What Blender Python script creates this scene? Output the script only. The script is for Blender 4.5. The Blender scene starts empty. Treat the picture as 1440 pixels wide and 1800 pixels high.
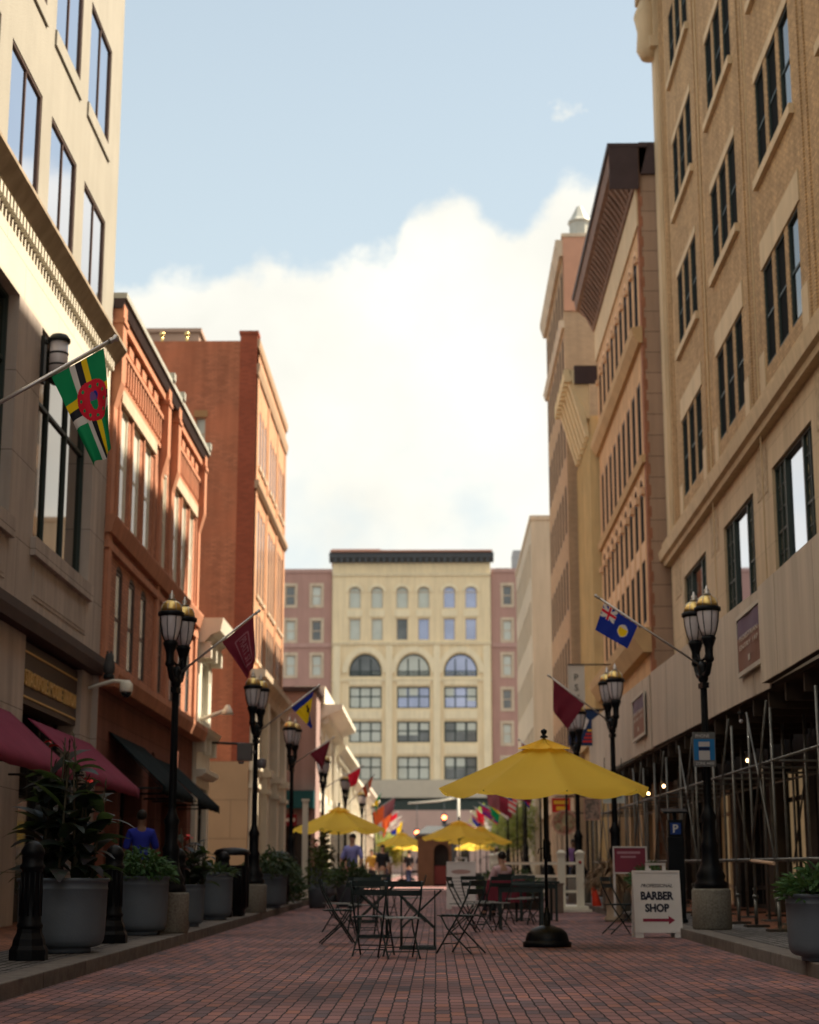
import bpy, bmesh, math, random
from mathutils import Vector, Matrix
R = math.radians
S = bpy.context.scene
COL = S.collection
random.seed(7)

# ------------------------------------------------------------------ camera
CAM = Vector((0, 0, 1.05)); PITCH = math.atan(657/3000); YAW = R(0.896); SLOPE = 0.01177
cd = bpy.data.cameras.new('camera'); cam = bpy.data.objects.new('camera', cd); COL.objects.link(cam)
cam.location = CAM; cam.rotation_euler = (R(90)+PITCH, 0, YAW)
cd.sensor_fit = 'HORIZONTAL'; cd.sensor_width = 24; cd.lens = 50; cd.clip_end = 2000; cd.clip_start = .1
cd.dof.use_dof = True; cd.dof.focus_distance = 14.5; cd.dof.aperture_fstop = 1.65
S.camera = cam
S.render.resolution_x = 819; S.render.resolution_y = 1024

# ------------------------------------------------------------------ sky with clouds, sun
SUNV = Vector((1.0, .38, 1.5)).normalized()
SUN_EL = math.asin(SUNV.z); SUN_AZ = math.atan2(SUNV.x, SUNV.y)
W = bpy.data.worlds.new('World'); S.world = W; W.use_nodes = True
nt = W.node_tree; nt.nodes.clear()
def N(t, **k):
    n = nt.nodes.new(t)
    for a, b in k.items(): setattr(n, a, b)
    return n
def LK(a, b): nt.links.new(a, b)
out = N('ShaderNodeOutputWorld'); bg = N('ShaderNodeBackground')
sky = N('ShaderNodeTexSky', sky_type='NISHITA', sun_disc=False, sun_elevation=SUN_EL, sun_rotation=SUN_AZ, air_density=1.0, dust_density=1.6, ozone_density=1.6)
geo = N('ShaderNodeTexCoord')
sep = N('ShaderNodeSeparateXYZ'); LK(geo.outputs['Generated'], sep.inputs[0])
def MA(op, a, b=None, c=None, clamp=False):
    n = N('ShaderNodeMath', operation=op, use_clamp=clamp)
    for i, v in enumerate((a, b, c)):
        if v is None: continue
        if isinstance(v, (int, float)): n.inputs[i].default_value = v
        else: LK(v, n.inputs[i])
    return n.outputs[0]
ysafe = MA('MAXIMUM', MA('ABSOLUTE', sep.outputs['Y']), .05)
u = MA('DIVIDE', sep.outputs['X'], ysafe); v = MA('DIVIDE', sep.outputs['Z'], ysafe)
cur = N('ShaderNodeFloatCurve'); cm = cur.mapping.curves[0]
# upper edge of the cloud bank: (azimuth tangent, elevation tangent)
pts = [(-.35, .33)] + [(-0.3393, 0.3426), (-0.2478, 0.3495), (-0.1986, 0.3547), (-0.1865, 0.3602), (-0.1673, 0.3683), (-0.1285, 0.3722), (-0.1004, 0.3791), (-0.0616, 0.3845), (-0.0262, 0.3854), (-0.0199, 0.3985), (-0.0149, 0.4109), (-0.0014, 0.4184), (0.0128, 0.4209), (0.027, 0.4144), (0.0411, 0.4056), (0.0498, 0.4014), (0.0623, 0.4081), (0.0725, 0.4205), (0.0798, 0.4357), (0.0878, 0.441), (0.1074, 0.4416), (0.1552, 0.4371), (0.2626, 0.4554)] + [(.35, .52)]
X0, X1 = -.35, .35
while len(cm.points) < len(pts): cm.points.new(.5, .5)
for p, (a, b) in zip(cm.points, pts): p.location = ((a-X0)/(X1-X0), b); p.handle_type = 'AUTO_CLAMPED'
cur.mapping.update()
LK(MA('DIVIDE', MA('SUBTRACT', u, X0), X1-X0, clamp=True), cur.inputs['Value'])
edge = cur.outputs[0]
def noise(scale, detail=8, rough=.55, vec=None, lac=2.0):
    n = N('ShaderNodeTexNoise'); n.inputs['Scale'].default_value = scale; n.inputs['Detail'].default_value = detail; n.inputs['Roughness'].default_value = rough
    LK(vec if vec is not None else geo.outputs['Generated'], n.inputs['Vector']); return n.outputs['Fac']
comb = N('ShaderNodeCombineXYZ'); LK(u, comb.inputs[0]); LK(v, comb.inputs[1])
n1 = noise(9, 9, .58, comb.outputs[0]); n2 = noise(34, 7, .6, comb.outputs[0])
bump = MA('ADD', MA('MULTIPLY', MA('SUBTRACT', n1, .5), .036), MA('MULTIPLY', MA('SUBTRACT', n2, .5), .045))
d1 = MA('ADD', MA('SUBTRACT', edge, v), bump)
bank = N('ShaderNodeMapRange', interpolation_type='SMOOTHSTEP'); bank.inputs[1].default_value = -.004; bank.inputs[2].default_value = .015; LK(d1, bank.inputs[0])
# thin gaps low in the bank
gapn = noise(13, 5, .5, comb.outputs[0])
low = N('ShaderNodeMapRange', interpolation_type='SMOOTHSTEP'); low.inputs[1].default_value = .285; low.inputs[2].default_value = .235; LK(v, low.inputs[0])
thin = MA('MULTIPLY', low.outputs[0], MA('MULTIPLY', MA('SUBTRACT', gapn, .44), 5.0, clamp=True), clamp=True)
bankm = MA('MULTIPLY', bank.outputs[0], MA('SUBTRACT', 1.0, MA('MULTIPLY', thin, .55)))
# a small wisp high on the right
n4 = noise(60, 6, .6, comb.outputs[0])
wx = MA('MULTIPLY', MA('SUBTRACT', u, .0796), 1/.018); wy = MA('MULTIPLY', MA('SUBTRACT', v, .480), 1/.009)
wr = MA('ADD', MA('MULTIPLY', wx, wx), MA('MULTIPLY', wy, wy))
wisp = MA('MULTIPLY', MA('SUBTRACT', MA('MULTIPLY', MA('SUBTRACT', n4, .46), 9.0), wr), .45, clamp=True)
# scattered cumulus behind and overhead (seen in reflections), brightened to lift the shade
n3 = noise(2.2, 9, .6)
sc = N('ShaderNodeMapRange', interpolation_type='SMOOTHSTEP'); sc.inputs[1].default_value = .46; sc.inputs[2].default_value = .56; LK(n3, sc.inputs[0])
front = N('ShaderNodeMapRange', interpolation_type='SMOOTHSTEP'); front.inputs[1].default_value = .55; front.inputs[2].default_value = .75; LK(sep.outputs['Y'], front.inputs[0])
m1 = N('ShaderNodeMix', data_type='FLOAT'); LK(front.outputs[0], m1.inputs[0]); LK(sc.outputs[0], m1.inputs[2]); LK(MA('MAXIMUM', bankm, wisp), m1.inputs[3])
mask = m1.outputs[0]
ccol = N('ShaderNodeMix', data_type='RGBA'); cn = noise(5, 6, .5, comb.outputs[0])
LK(MA('MULTIPLY', MA('SUBTRACT', cn, .35), 3, clamp=True), ccol.inputs[0])
CLOUD = 1.0
ccol.inputs[6].default_value = (6.9, 6.8, 6.2, 1); ccol.inputs[7].default_value = (9.1, 8.95, 8.1, 1)
# the milky haze that lightens the blue towards the horizon
hz = N('ShaderNodeMix', data_type='RGBA'); hzf = N('ShaderNodeMapRange'); hzf.inputs[1].default_value = .85; hzf.inputs[2].default_value = .12; hzf.inputs[3].default_value = .42; hzf.inputs[4].default_value = .9
LK(v, hzf.inputs[0]); LK(hzf.outputs[0], hz.inputs[0]); LK(sky.outputs[0], hz.inputs[6]); hz.inputs[7].default_value = (5.8, 6.75, 7.0, 1)
oc = N('ShaderNodeMix', data_type='RGBA'); LK(front.outputs[0], oc.inputs[0]); oc.inputs[6].default_value = (11.0, 10.6, 9.6, 1); LK(ccol.outputs[2], oc.inputs[7])
mx = N('ShaderNodeMix', data_type='RGBA'); LK(mask, mx.inputs[0]); LK(hz.outputs[2], mx.inputs[6]); LK(oc.outputs[2], mx.inputs[7])
LK(mx.outputs[2], bg.inputs['Color']); bg.inputs['Strength'].default_value = .05; LK(bg.outputs[0], out.inputs['Surface'])
sd = bpy.data.lights.new('sun', 'SUN'); sd.energy = 5; sd.angle = R(.5); sd.color = (1, .86, .66)
sun = bpy.data.objects.new('sun', sd); COL.objects.link(sun); sun.rotation_euler = SUNV.to_track_quat('Z', 'Y').to_euler()
S.view_settings.view_transform = 'Standard'; S.view_settings.look = 'None'; S.view_settings.gamma = 1; S.view_settings.exposure = 1.42

# ------------------------------------------------------------------ photo pixel -> point helpers
_c, _s = math.cos(PITCH), math.sin(PITCH)
FW = Vector((-math.sin(YAW)*_c, math.cos(YAW)*_c, _s)); RT = Vector((math.cos(YAW), math.sin(YAW), 0)); UP = RT.cross(FW)
def ray(x, y): return FW + RT*(x-720)/3000 - UP*(y-900)/3000
def PY(x, y, Y): r = ray(x, y); return CAM + r*(Y/r.y)
def PX(x, y, X): r = ray(x, y); return CAM + r*(X/r.x)
def gz(y): return SLOPE*y
KERB = .14

# ------------------------------------------------------------------ materials
MATS = {}
def M(name, col, rough=.8, var=.12, scale=1.5, bump=0., bscale=40, brick=None, metal=0., coord='world', col2=None, spec=.25, emit=None, streak=0., trans=0., ior=1.5, stripe=None, coat=0.):
    if name in MATS: return MATS[name]
    m = bpy.data.materials.new(name); m.use_nodes = True; t = m.node_tree; bs = t.nodes['Principled BSDF']; L = t.links.new
    def NN(ty, **k):
        n = t.nodes.new(ty)
        for a, b in k.items(): setattr(n, a, b)
        return n
    bs.inputs['Roughness'].default_value = rough; bs.inputs['Metallic'].default_value = metal; bs.inputs['IOR'].default_value = ior
    bs.inputs['Specular IOR Level'].default_value = spec; bs.inputs['Coat Weight'].default_value = coat
    if coord == 'world': g = NN('ShaderNodeNewGeometry'); pos = g.outputs['Position']
    else: g = NN('ShaderNodeTexCoord'); pos = g.outputs['Object']
    nz = NN('ShaderNodeTexNoise'); nz.inputs['Scale'].default_value = scale; nz.inputs['Detail'].default_value = 6; nz.inputs['Roughness'].default_value = .6
    L(pos, nz.inputs['Vector'])
    c1 = tuple(col)+(1,)
    if brick:
        bw, bh, mo, mcol = brick[:4]
        gg = NN('ShaderNodeNewGeometry'); sx = NN('ShaderNodeSeparateXYZ'); L(gg.outputs['Position'], sx.inputs[0])
        sn = NN('ShaderNodeSeparateXYZ'); L(gg.outputs['True Normal'], sn.inputs[0])
        ab = NN('ShaderNodeMath', operation='ABSOLUTE'); L(sn.outputs[0], ab.inputs[0])
        gt = NN('ShaderNodeMath', operation='GREATER_THAN'); L(ab.outputs[0], gt.inputs[0]); gt.inputs[1].default_value = .6
        mi = NN('ShaderNodeMix', data_type='FLOAT'); L(gt.outputs[0], mi.inputs[0]); L(sx.outputs[0], mi.inputs[2]); L(sx.outputs[1], mi.inputs[3])
        cb = NN('ShaderNodeCombineXYZ'); L(mi.outputs[0], cb.inputs[0]); L(sx.outputs[2], cb.inputs[1])
        br = NN('ShaderNodeTexBrick'); L(cb.outputs[0], br.inputs['Vector'])
        k = brick[4] if len(brick) > 4 else .75
        br.inputs['Color1'].default_value = c1; br.inputs['Color2'].default_value = tuple(x*k for x in col)+(1,); br.inputs['Mortar'].default_value = tuple(mcol)+(1,)
        br.inputs['Scale'].default_value = 1; br.inputs['Brick Width'].default_value = bw; br.inputs['Row Height'].default_value = bh; br.inputs['Mortar Size'].default_value = mo; br.inputs['Bias'].default_value = -.1
        src = br.outputs['Color']
    else:
        rgb = NN('ShaderNodeRGB'); rgb.outputs[0].default_value = c1; src = rgb.outputs[0]
    if col2:
        mm = NN('ShaderNodeMix', data_type='RGBA'); rr = NN('ShaderNodeMapRange'); rr.inputs[1].default_value = .42; rr.inputs[2].default_value = .6
        n2 = NN('ShaderNodeTexNoise'); n2.inputs['Scale'].default_value = scale*1.7; n2.inputs['Detail'].default_value = 5; L(pos, n2.inputs['Vector'])
        L(n2.outputs['Fac'], rr.inputs[0]); L(rr.outputs[0], mm.inputs[0]); L(src, mm.inputs[6]); mm.inputs[7].default_value = tuple(col2)+(1,); src = mm.outputs[2]
    mp = NN('ShaderNodeMapRange'); mp.inputs[1].default_value = .25; mp.inputs[2].default_value = .75; mp.inputs[3].default_value = 1-var; mp.inputs[4].default_value = 1+var
    L(nz.outputs['Fac'], mp.inputs[0])
    fac = mp.outputs[0]
    if streak:
        mpg = NN('ShaderNodeMapping'); mpg.inputs['Scale'].default_value = (2.2, 2.2, .18); L(pos, mpg.inputs['Vector'])
        ns = NN('ShaderNodeTexNoise'); ns.inputs['Scale'].default_value = 1.6; ns.inputs['Detail'].default_value = 7; L(mpg.outputs[0], ns.inputs['Vector'])
        ms = NN('ShaderNodeMapRange'); ms.inputs[1].default_value = .35; ms.inputs[2].default_value = .65; ms.inputs[3].default_value = 1-streak; ms.inputs[4].default_value = 1+streak*.4; L(ns.outputs['Fac'], ms.inputs[0])
        mu = NN('ShaderNodeMath', operation='MULTIPLY'); L(fac, mu.inputs[0]); L(ms.outputs[0], mu.inputs[1]); fac = mu.outputs[0]
    vm = NN('ShaderNodeVectorMath', operation='SCALE'); L(src, vm.inputs[0]); L(fac, vm.inputs['Scale']); L(vm.outputs[0], bs.inputs['Base Color'])
    if bump:
        nb = NN('ShaderNodeTexNoise'); nb.inputs['Scale'].default_value = bscale; nb.inputs['Detail'].default_value = 4; L(pos, nb.inputs['Vector'])
        bp = NN('ShaderNodeBump'); bp.inputs['Strength'].default_value = bump; bp.inputs['Distance'].default_value = .02; L(nb.outputs['Fac'], bp.inputs['Height']); L(bp.outputs[0], bs.inputs['Normal'])
        if brick:
            inv = NN('ShaderNodeMath', operation='SUBTRACT'); inv.inputs[0].default_value = 1; L(br.outputs['Fac'], inv.inputs[1])
            b2 = NN('ShaderNodeBump'); b2.inputs['Strength'].default_value = .6; b2.inputs['Distance'].default_value = .01; L(inv.outputs[0], b2.inputs['Height']); L(bp.outputs[0], b2.inputs['Normal']); L(b2.outputs[0], bs.inputs['Normal'])
    if emit: bs.inputs['Emission Color'].default_value = tuple(emit[:3])+(1,); bs.inputs['Emission Strength'].default_value = emit[3]
    if trans: bs.inputs['Transmission Weight'].default_value = trans
    MATS[name] = m; return m

# paving: 0.109 m strips along the street with staggered cross joints
def paving(name, w, l, c1, c2, c3, mort, msize, rough=.75, YK=.42):
    l = l*YK
    m = bpy.data.materials.new(name); m.use_nodes = True; t = m.node_tree; bs = t.nodes['Principled BSDF']; L = t.links.new
    g = t.nodes.new('ShaderNodeNewGeometry'); sx = t.nodes.new('ShaderNodeSeparateXYZ'); L(g.outputs['Position'], sx.inputs[0])
    wn = t.nodes.new('ShaderNodeTexNoise'); wn.inputs['Scale'].default_value = 5; wn.inputs['Detail'].default_value = 2; L(g.outputs['Position'], wn.inputs['Vector'])
    wm = t.nodes.new('ShaderNodeMath'); wm.operation = 'MULTIPLY_ADD'; L(wn.outputs['Fac'], wm.inputs[0]); wm.inputs[1].default_value = .028; L(sx.outputs[0], wm.inputs[2])
    cb = t.nodes.new('ShaderNodeCombineXYZ')
    ysq = t.nodes.new('ShaderNodeMath'); ysq.operation = 'MULTIPLY'; ysq.inputs[1].default_value = YK; L(sx.outputs[1], ysq.inputs[0])
    L(ysq.outputs[0], cb.inputs[0]); L(wm.outputs[0], cb.inputs[1])
    br = t.nodes.new('ShaderNodeTexBrick'); L(cb.outputs[0], br.inputs['Vector']); br.offset = .5; br.offset_frequency = 2
    br.inputs['Color1'].default_value = (0, 0, 0, 1); br.inputs['Color2'].default_value = (1, 1, 1, 1); br.inputs['Mortar'].default_value = (.5, .5, .5, 1)
    br.inputs['Scale'].default_value = 1; br.inputs['Brick Width'].default_value = l; br.inputs['Row Height'].default_value = w; br.inputs['Mortar Size'].default_value = msize; br.inputs['Mortar Smooth'].default_value = .1; br.inputs['Bias'].default_value = 0
    ra = t.nodes.new('ShaderNodeValToRGB'); L(br.outputs['Color'], ra.inputs[0]); e = ra.color_ramp.elements
    e[0].color = tuple(c2)+(1,); e[1].color = tuple(c3)+(1,); x = e.new(.45); x.color = tuple(c1)+(1,); x = e.new(.8); x.color = tuple(a*1.12 for a in c1)+(1,)
    big = t.nodes.new('ShaderNodeTexNoise'); big.inputs['Scale'].default_value = .55; big.inputs['Detail'].default_value = 7; L(g.outputs['Position'], big.inputs['Vector'])
    mr = t.nodes.new('ShaderNodeMapRange'); mr.inputs[1].default_value = .3; mr.inputs[2].default_value = .7; mr.inputs[3].default_value = .58; mr.inputs[4].default_value = 1.30; L(big.outputs['Fac'], mr.inputs[0])
    sc_ = t.nodes.new('ShaderNodeVectorMath'); sc_.operation = 'SCALE'; L(ra.outputs[0], sc_.inputs[0]); L(mr.outputs[0], sc_.inputs['Scale'])
    mi = t.nodes.new('ShaderNodeMix'); mi.data_type = 'RGBA'; L(br.outputs['Fac'], mi.inputs[0]); L(sc_.outputs[0], mi.inputs[6]); mi.inputs[7].default_value = tuple(mort)+(1,)
    # chewing gum and grime spots
    vo = t.nodes.new('ShaderNodeTexVoronoi'); vo.inputs['Scale'].default_value = 1.7; L(g.outputs['Position'], vo.inputs['Vector'])
    sp = t.nodes.new('ShaderNodeMapRange'); sp.inputs[1].default_value = .035; sp.inputs[2].default_value = .05; sp.inputs[3].default_value = .45; sp.inputs[4].default_value = 1; L(vo.outputs['Distance'], sp.inputs[0])
    s2 = t.nodes.new('ShaderNodeVectorMath'); s2.operation = 'SCALE'; L(mi.outputs[2], s2.inputs[0]); L(sp.outputs[0], s2.inputs['Scale'])
    L(s2.outputs[0], bs.inputs['Base Color']); bs.inputs['Roughness'].default_value = rough; bs.inputs['Specular IOR Level'].default_value = .15
    bp = t.nodes.new('ShaderNodeBump'); bp.inputs['Strength'].default_value = .8; bp.inputs['Distance'].default_value = .008
    iv = t.nodes.new('ShaderNodeMath'); iv.operation = 'SUBTRACT'; iv.inputs[0].default_value = 1; L(br.outputs['Fac'], iv.inputs[1])
    fn = t.nodes.new('ShaderNodeTexNoise'); fn.inputs['Scale'].default_value = 60; fn.inputs['Detail'].default_value = 3; L(g.outputs['Position'], fn.inputs['Vector'])
    ad = t.nodes.new('ShaderNodeMath'); ad.operation = 'MULTIPLY_ADD'; L(fn.outputs['Fac'], ad.inputs[0]); ad.inputs[1].default_value = .5; L(iv.outputs[0], ad.inputs[2])
    L(ad.outputs[0], bp.inputs['Height']); L(bp.outputs[0], bs.inputs['Normal'])
    return m

# ------------------------------------------------------------------ mesh builder
def axes(n):
    n = n.normalized(); a = Vector((0, 0, 1)) if abs(n.z) < .9 else Vector((1, 0, 0))
    x = a.cross(n).normalized(); return x, n.cross(x)
class MB:
    def __init__(s): s.v = []; s.f = []; s.m = []; s.sm = []
    def add(s, vs, fs, mi=0, sm=False):
        o = len(s.v); s.v += [Vector(p) for p in vs]
        for f in fs: s.f.append([o+i for i in f]); s.m.append(mi); s.sm.append(sm)
        return s
    def hexa(s, p, mi=0):
        return s.add(p, [(0, 3, 2, 1), (4, 5, 6, 7), (0, 1, 5, 4), (1, 2, 6, 5), (2, 3, 7, 6), (3, 0, 4, 7)], mi)
    def box(s, x0, x1, y0, y1, z0, z1, mi=0):
        return s.hexa([(x0, y0, z0), (x1, y0, z0), (x1, y1, z0), (x0, y1, z0), (x0, y0, z1), (x1, y0, z1), (x1, y1, z1), (x0, y1, z1)], mi)
    def fb(s, F, u0, u1, v0, v1, d0, d1, mi=0):
        return s.hexa([F(u0, v0, d0), F(u1, v0, d0), F(u1, v0, d1), F(u0, v0, d1), F(u0, v1, d0), F(u1, v1, d0), F(u1, v1, d1), F(u0, v1, d1)], mi)
    def prism(s, pts, ext, mi=0, sm=False):
        n = len(pts); e = Vector(ext); a = [Vector(p) for p in pts]; b = [p+e for p in a]
        return s.add(a+b, [tuple(range(n))[::-1], tuple(range(n, 2*n))]+[(i, (i+1) % n, n+(i+1) % n, n+i) for i in range(n)], mi, sm)
    def tube(s, pts, r, n=8, mi=0, cap=True, sm=True):
        pts = [Vector(p) for p in pts]; rs = r if isinstance(r, (list, tuple)) else [r]*len(pts)
        rings = []; x = None
        for i, p in enumerate(pts):
            d = (pts[min(i+1, len(pts)-1)]-pts[max(i-1, 0)])
            if d.length < 1e-9: d = Vector((0, 0, 1))
            d.normalize()
            if x is None: x, y = axes(d)
            else:
                x = (x-d*x.dot(d)); x = x.normalized() if x.length > 1e-6 else axes(d)[0]; y = d.cross(x)
            rings.append([p+(x*math.cos(2*math.pi*k/n)+y*math.sin(2*math.pi*k/n))*rs[i] for k in range(n)])
        vs = [q for rr in rings for q in rr]; fs = []
        for i in range(len(pts)-1):
            for k in range(n): fs.append((i*n+k, i*n+(k+1) % n, (i+1)*n+(k+1) % n, (i+1)*n+k))
        s.add(vs, fs, mi, sm)
        if cap: s.add(rings[0], [tuple(range(n))[::-1]], mi); s.add(rings[-1], [tuple(range(n))], mi)
        return s
    def lathe(s, prof, c=(0, 0, 0), n=24, mi=0, sm=True, sq=None):
        c = Vector(c); vs = []; fs = []
        for r, z in prof:
            for k in range(n):
                a = 2*math.pi*(k+.5)/n; rr = r
                vs.append(c+Vector((rr*math.cos(a), rr*math.sin(a), z)))
        for i in range(len(prof)-1):
            for k in range(n): fs.append((i*n+k, i*n+(k+1) % n, (i+1)*n+(k+1) % n, (i+1)*n+k))
        s.add(vs, fs, mi, sm)
        if prof[0][0] > 1e-4: s.add(vs[:n], [tuple(range(n))[::-1]], mi)
        if prof[-1][0] > 1e-4: s.add(vs[-n:], [tuple(range(n))], mi)
        return s
    def ball(s, c, r, n=12, mi=0, sc=(1, 1, 1)):
        m = 7; c = Vector(c); vs = []; fs = []
        for i in range(m+1):
            t = math.pi*i/m
            for k in range(n): a = 2*math.pi*k/n; vs.append(c+Vector((r*sc[0]*math.sin(t)*math.cos(a), r*sc[1]*math.sin(t)*math.sin(a), r*sc[2]*math.cos(t))))
        for i in range(m):
            for k in range(n): fs.append((i*n+k, (i+1)*n+k, (i+1)*n+(k+1) % n, i*n+(k+1) % n))
        return s.add(vs, fs, mi, True)
    def build(s, name, mats, parent=None, loc=None, bevel=0, clean=True):
        if not isinstance(mats, (list, tuple)): mats = [mats]
        me = bpy.data.meshes.new(name); o = bpy.data.objects.new(name, me); COL.objects.link(o)
        off = Vector((0, 0, 0))
        if parent is not None:
            o.parent = parent; p = parent
            while p is not None: off += p.location; p = p.parent
        if loc is not None: o.location = Vector(loc)-off; off = Vector(loc)
        me.from_pydata([tuple(q-off) for q in s.v], [], s.f)
        for m in mats: me.materials.append(m)
        me.polygons.foreach_set('material_index', s.m); me.polygons.foreach_set('use_smooth', s.sm)
        bm = bmesh.new(); bm.from_mesh(me)
        bmesh.ops.remove_doubles(bm, verts=bm.verts, dist=1e-5)
        bmesh.ops.recalc_face_normals(bm, faces=bm.faces); bm.to_mesh(me); bm.free()
        if bevel:
            b = o.modifiers.new('b', 'BEVEL'); b.width = bevel; b.segments = 2; b.limit_method = 'ANGLE'
        return o
def build_each(mb, name, mats, parent):
    """one object for every loose piece of the builder"""
    root = list(range(len(mb.v)))
    def find(i):
        while root[i] != i: root[i] = root[root[i]]; i = root[i]
        return i
    for f in mb.f:
        a = find(f[0])
        for k in f[1:]: root[find(k)] = a
    groups = {}
    for k, f in enumerate(mb.f): groups.setdefault(find(f[0]), []).append(k)
    for ks in groups.values():
        q = MB(); idx = {}
        for k in ks:
            g = []
            for i in mb.f[k]:
                if i not in idx: idx[i] = len(q.v); q.v.append(mb.v[i])
                g.append(idx[i])
            q.f.append(g); q.m.append(mb.m[k]); q.sm.append(mb.sm[k])
        q.build(name, mats, parent)
def empty(name, loc, rz=0, parent=None):
    o = bpy.data.objects.new(name, None); COL.objects.link(o); o.location = loc; o.rotation_euler = (0, 0, rz); o.empty_display_size = .2
    if parent is not None: o.parent = parent
    return o
def tag(o, label=None, cat=None, group=None, kind=None):
    if label: o['label'] = label
    if cat: o['category'] = cat
    if group: o['group'] = group
    if kind: o['kind'] = kind
    return o
KIDS = {}
def copy_tree(o, parent=None):
    c = o.copy(); COL.objects.link(c); c.parent = parent
    for ch in list(o.children): copy_tree(ch, c)
    return c
def place(proto, loc, rz, label, used=[]):
    o = proto if proto.name not in used else copy_tree(proto)
    used.append(proto.name); o.location = loc; o.rotation_euler = (0, 0, rz); o['label'] = label; return o
def text(s, size=1.0, bold=0., depth=.0, spacing=1.0, shear=0.):
    """flat lettering as (verts, faces), centred on the origin in the x-y plane"""
    cu = bpy.data.curves.new('t', 'FONT'); cu.body = s; cu.size = size; cu.align_x = 'CENTER'; cu.align_y = 'CENTER'; cu.offset = bold; cu.extrude = depth; cu.space_character = spacing; cu.shear = shear; cu.resolution_u = 3
    ob = bpy.data.objects.new('t', cu); COL.objects.link(ob); dg = bpy.context.evaluated_depsgraph_get(); dg.update()
    me = ob.evaluated_get(dg).to_mesh(); vs = [p.co.copy() for p in me.vertices]; fs = [tuple(p.vertices) for p in me.polygons]
    ob.evaluated_get(dg).to_mesh_clear(); bpy.data.objects.remove(ob); bpy.data.curves.remove(cu); return vs, fs
def put_text(mb, s, c, xd, yd, w=None, h=None, mi=0, **k):
    """write s centred at c, running along xd with tops towards yd, fitted to width w and height h"""
    vs, fs = text(s, 1, **k)
    x0 = min(p.x for p in vs); x1 = max(p.x for p in vs); y0 = min(p.y for p in vs); y1 = max(p.y for p in vs)
    sx = w/(x1-x0) if w else h/(y1-y0); sy = h/(y1-y0) if h else sx
    zd = Vector(xd).cross(Vector(yd)); c = Vector(c); xd = Vector(xd); yd = Vector(yd)
    mb.add([c+xd*(p.x-(x0+x1)/2)*sx+yd*(p.y-(y0+y1)/2)*sy+zd*p.z for p in vs], fs, mi); return mb

# ------------------------------------------------------------------ material palette
m_lime = M('limestone', (.33, .312, .268), .85, .08, .8, .3, 30, streak=.05)
m_limew = M('limestone_panels', (.58, .54, .45), .8, .08, .8, .2, 30, brick=(2.4, .62, .006, (.25, .22, .18), .97))
m_limed = M('limestone_grey', (.49, .42, .37), .85, .12, .9, .25, 30, streak=.2, brick=(3.0, 1.25, .006, (.15, .13, .11), .95))
m_cornL = M('weathered_stone', (.36, .29, .21), .85, .15, 1.2, .3, 25, streak=.2)
m_redb = M('red_brick', (.56, .245, .145), .9, .14, 1.2, .25, 60, brick=(.22, .072, .007, (.22, .12, .09), .72), streak=.12)
m_redstone = M('brownstone', (.52, .235, .14), .85, .12, 2, .25, 40, streak=.15)
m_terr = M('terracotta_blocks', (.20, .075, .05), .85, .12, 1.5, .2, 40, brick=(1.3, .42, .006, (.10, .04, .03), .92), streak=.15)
m_redside = M('side_wall_brick', (.56, .20, .10), .92, .16, .5, .25, 60, brick=(.24, .08, .009, (.28, .12, .08), .70), col2=(.48, .165, .085), streak=.15)
m_orange = M('orange_brick', (.64, .34, .19), .88, .12, 1, .2, 60, brick=(.22, .075, .007, (.34, .2, .14), .8), streak=.1)
m_sand = M('sandstone_trim', (.56, .45, .33), .85, .10, 1.5, .2, 30, streak=.15)
m_whitep = M('cream_paint', (.72, .68, .57), .6, .06, 1.5, .1, 30, streak=.08)
m_tanb = M('tan_brick', (.57, .37, .185), .9, .12, .9, .35, 80, brick=(.21, .068, .009, (.24, .155, .09), .68), streak=.18)
m_tans = M('buff_limestone', (.57, .43, .275), .85, .09, .9, .2, 30, streak=.13, brick=(2.2, .95, .005, (.30, .22, .15), .96))
m_tanp = M('buff_stone_trim', (.58, .44, .275), .85, .08, 1.2, .2, 30, streak=.12)
m_relief = M('carved_stone', (.44, .33, .21), .9, .35, 9, 1.2, 11)
m_pink = M('pink_terracotta', (.55, .33, .17), .88, .12, 1.2, .3, 40, streak=.15)
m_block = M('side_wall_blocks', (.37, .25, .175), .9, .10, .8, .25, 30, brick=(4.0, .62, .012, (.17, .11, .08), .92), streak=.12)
m_darkmet = M('dark_brown_metal', (.055, .035, .035), .6, .2, 2, .1, 20)
m_brnmet = M('brown_cornice', (.19, .105, .07), .7, .2, 3, .2, 20, streak=.2)
m_yel = M('yellow_terracotta', (.58, .42, .21), .85, .1, 1.2, .3, 30, streak=.15)
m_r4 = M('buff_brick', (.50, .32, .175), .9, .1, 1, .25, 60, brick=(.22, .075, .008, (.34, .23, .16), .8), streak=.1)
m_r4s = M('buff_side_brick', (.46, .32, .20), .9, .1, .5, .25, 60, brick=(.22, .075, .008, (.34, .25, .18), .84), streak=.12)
m_r5 = M('pale_stucco', (.53, .44, .33), .9, .07, .5, .15, 20, streak=.12)
m_cream = M('cream_brick', (.76, .62, .40), .88, .07, .5, .2, 20, streak=.08)
m_creamt = M('cream_trim', (.78, .67, .46), .85, .07, .8, .2, 10, streak=.08)
m_mauve = M('plum_brick', (.40, .235, .195), .9, .08, .4, .15, 30, streak=.06)
m_slate = M('dark_green_grey_metal', (.085, .095, .105), .6, .1, 1)
m_roof = M('roofing_felt', (.06, .06, .06), .9)
m_flash = M('lead_flashing', (.42, .42, .37), .5, .15, 3, .1, 20)
m_black = M('black_iron', (.004, .005, .007), .42, .2, 6, .15, 60, coord='obj', spec=.16)
m_blackb = M('black_frame_paint', (.015, .017, .018), .5)
m_dgreen = M('dark_green_frame', (.03, .045, .04), .5)
m_brnframe = M('brown_window_frame', (.10, .065, .055), .55)
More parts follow.
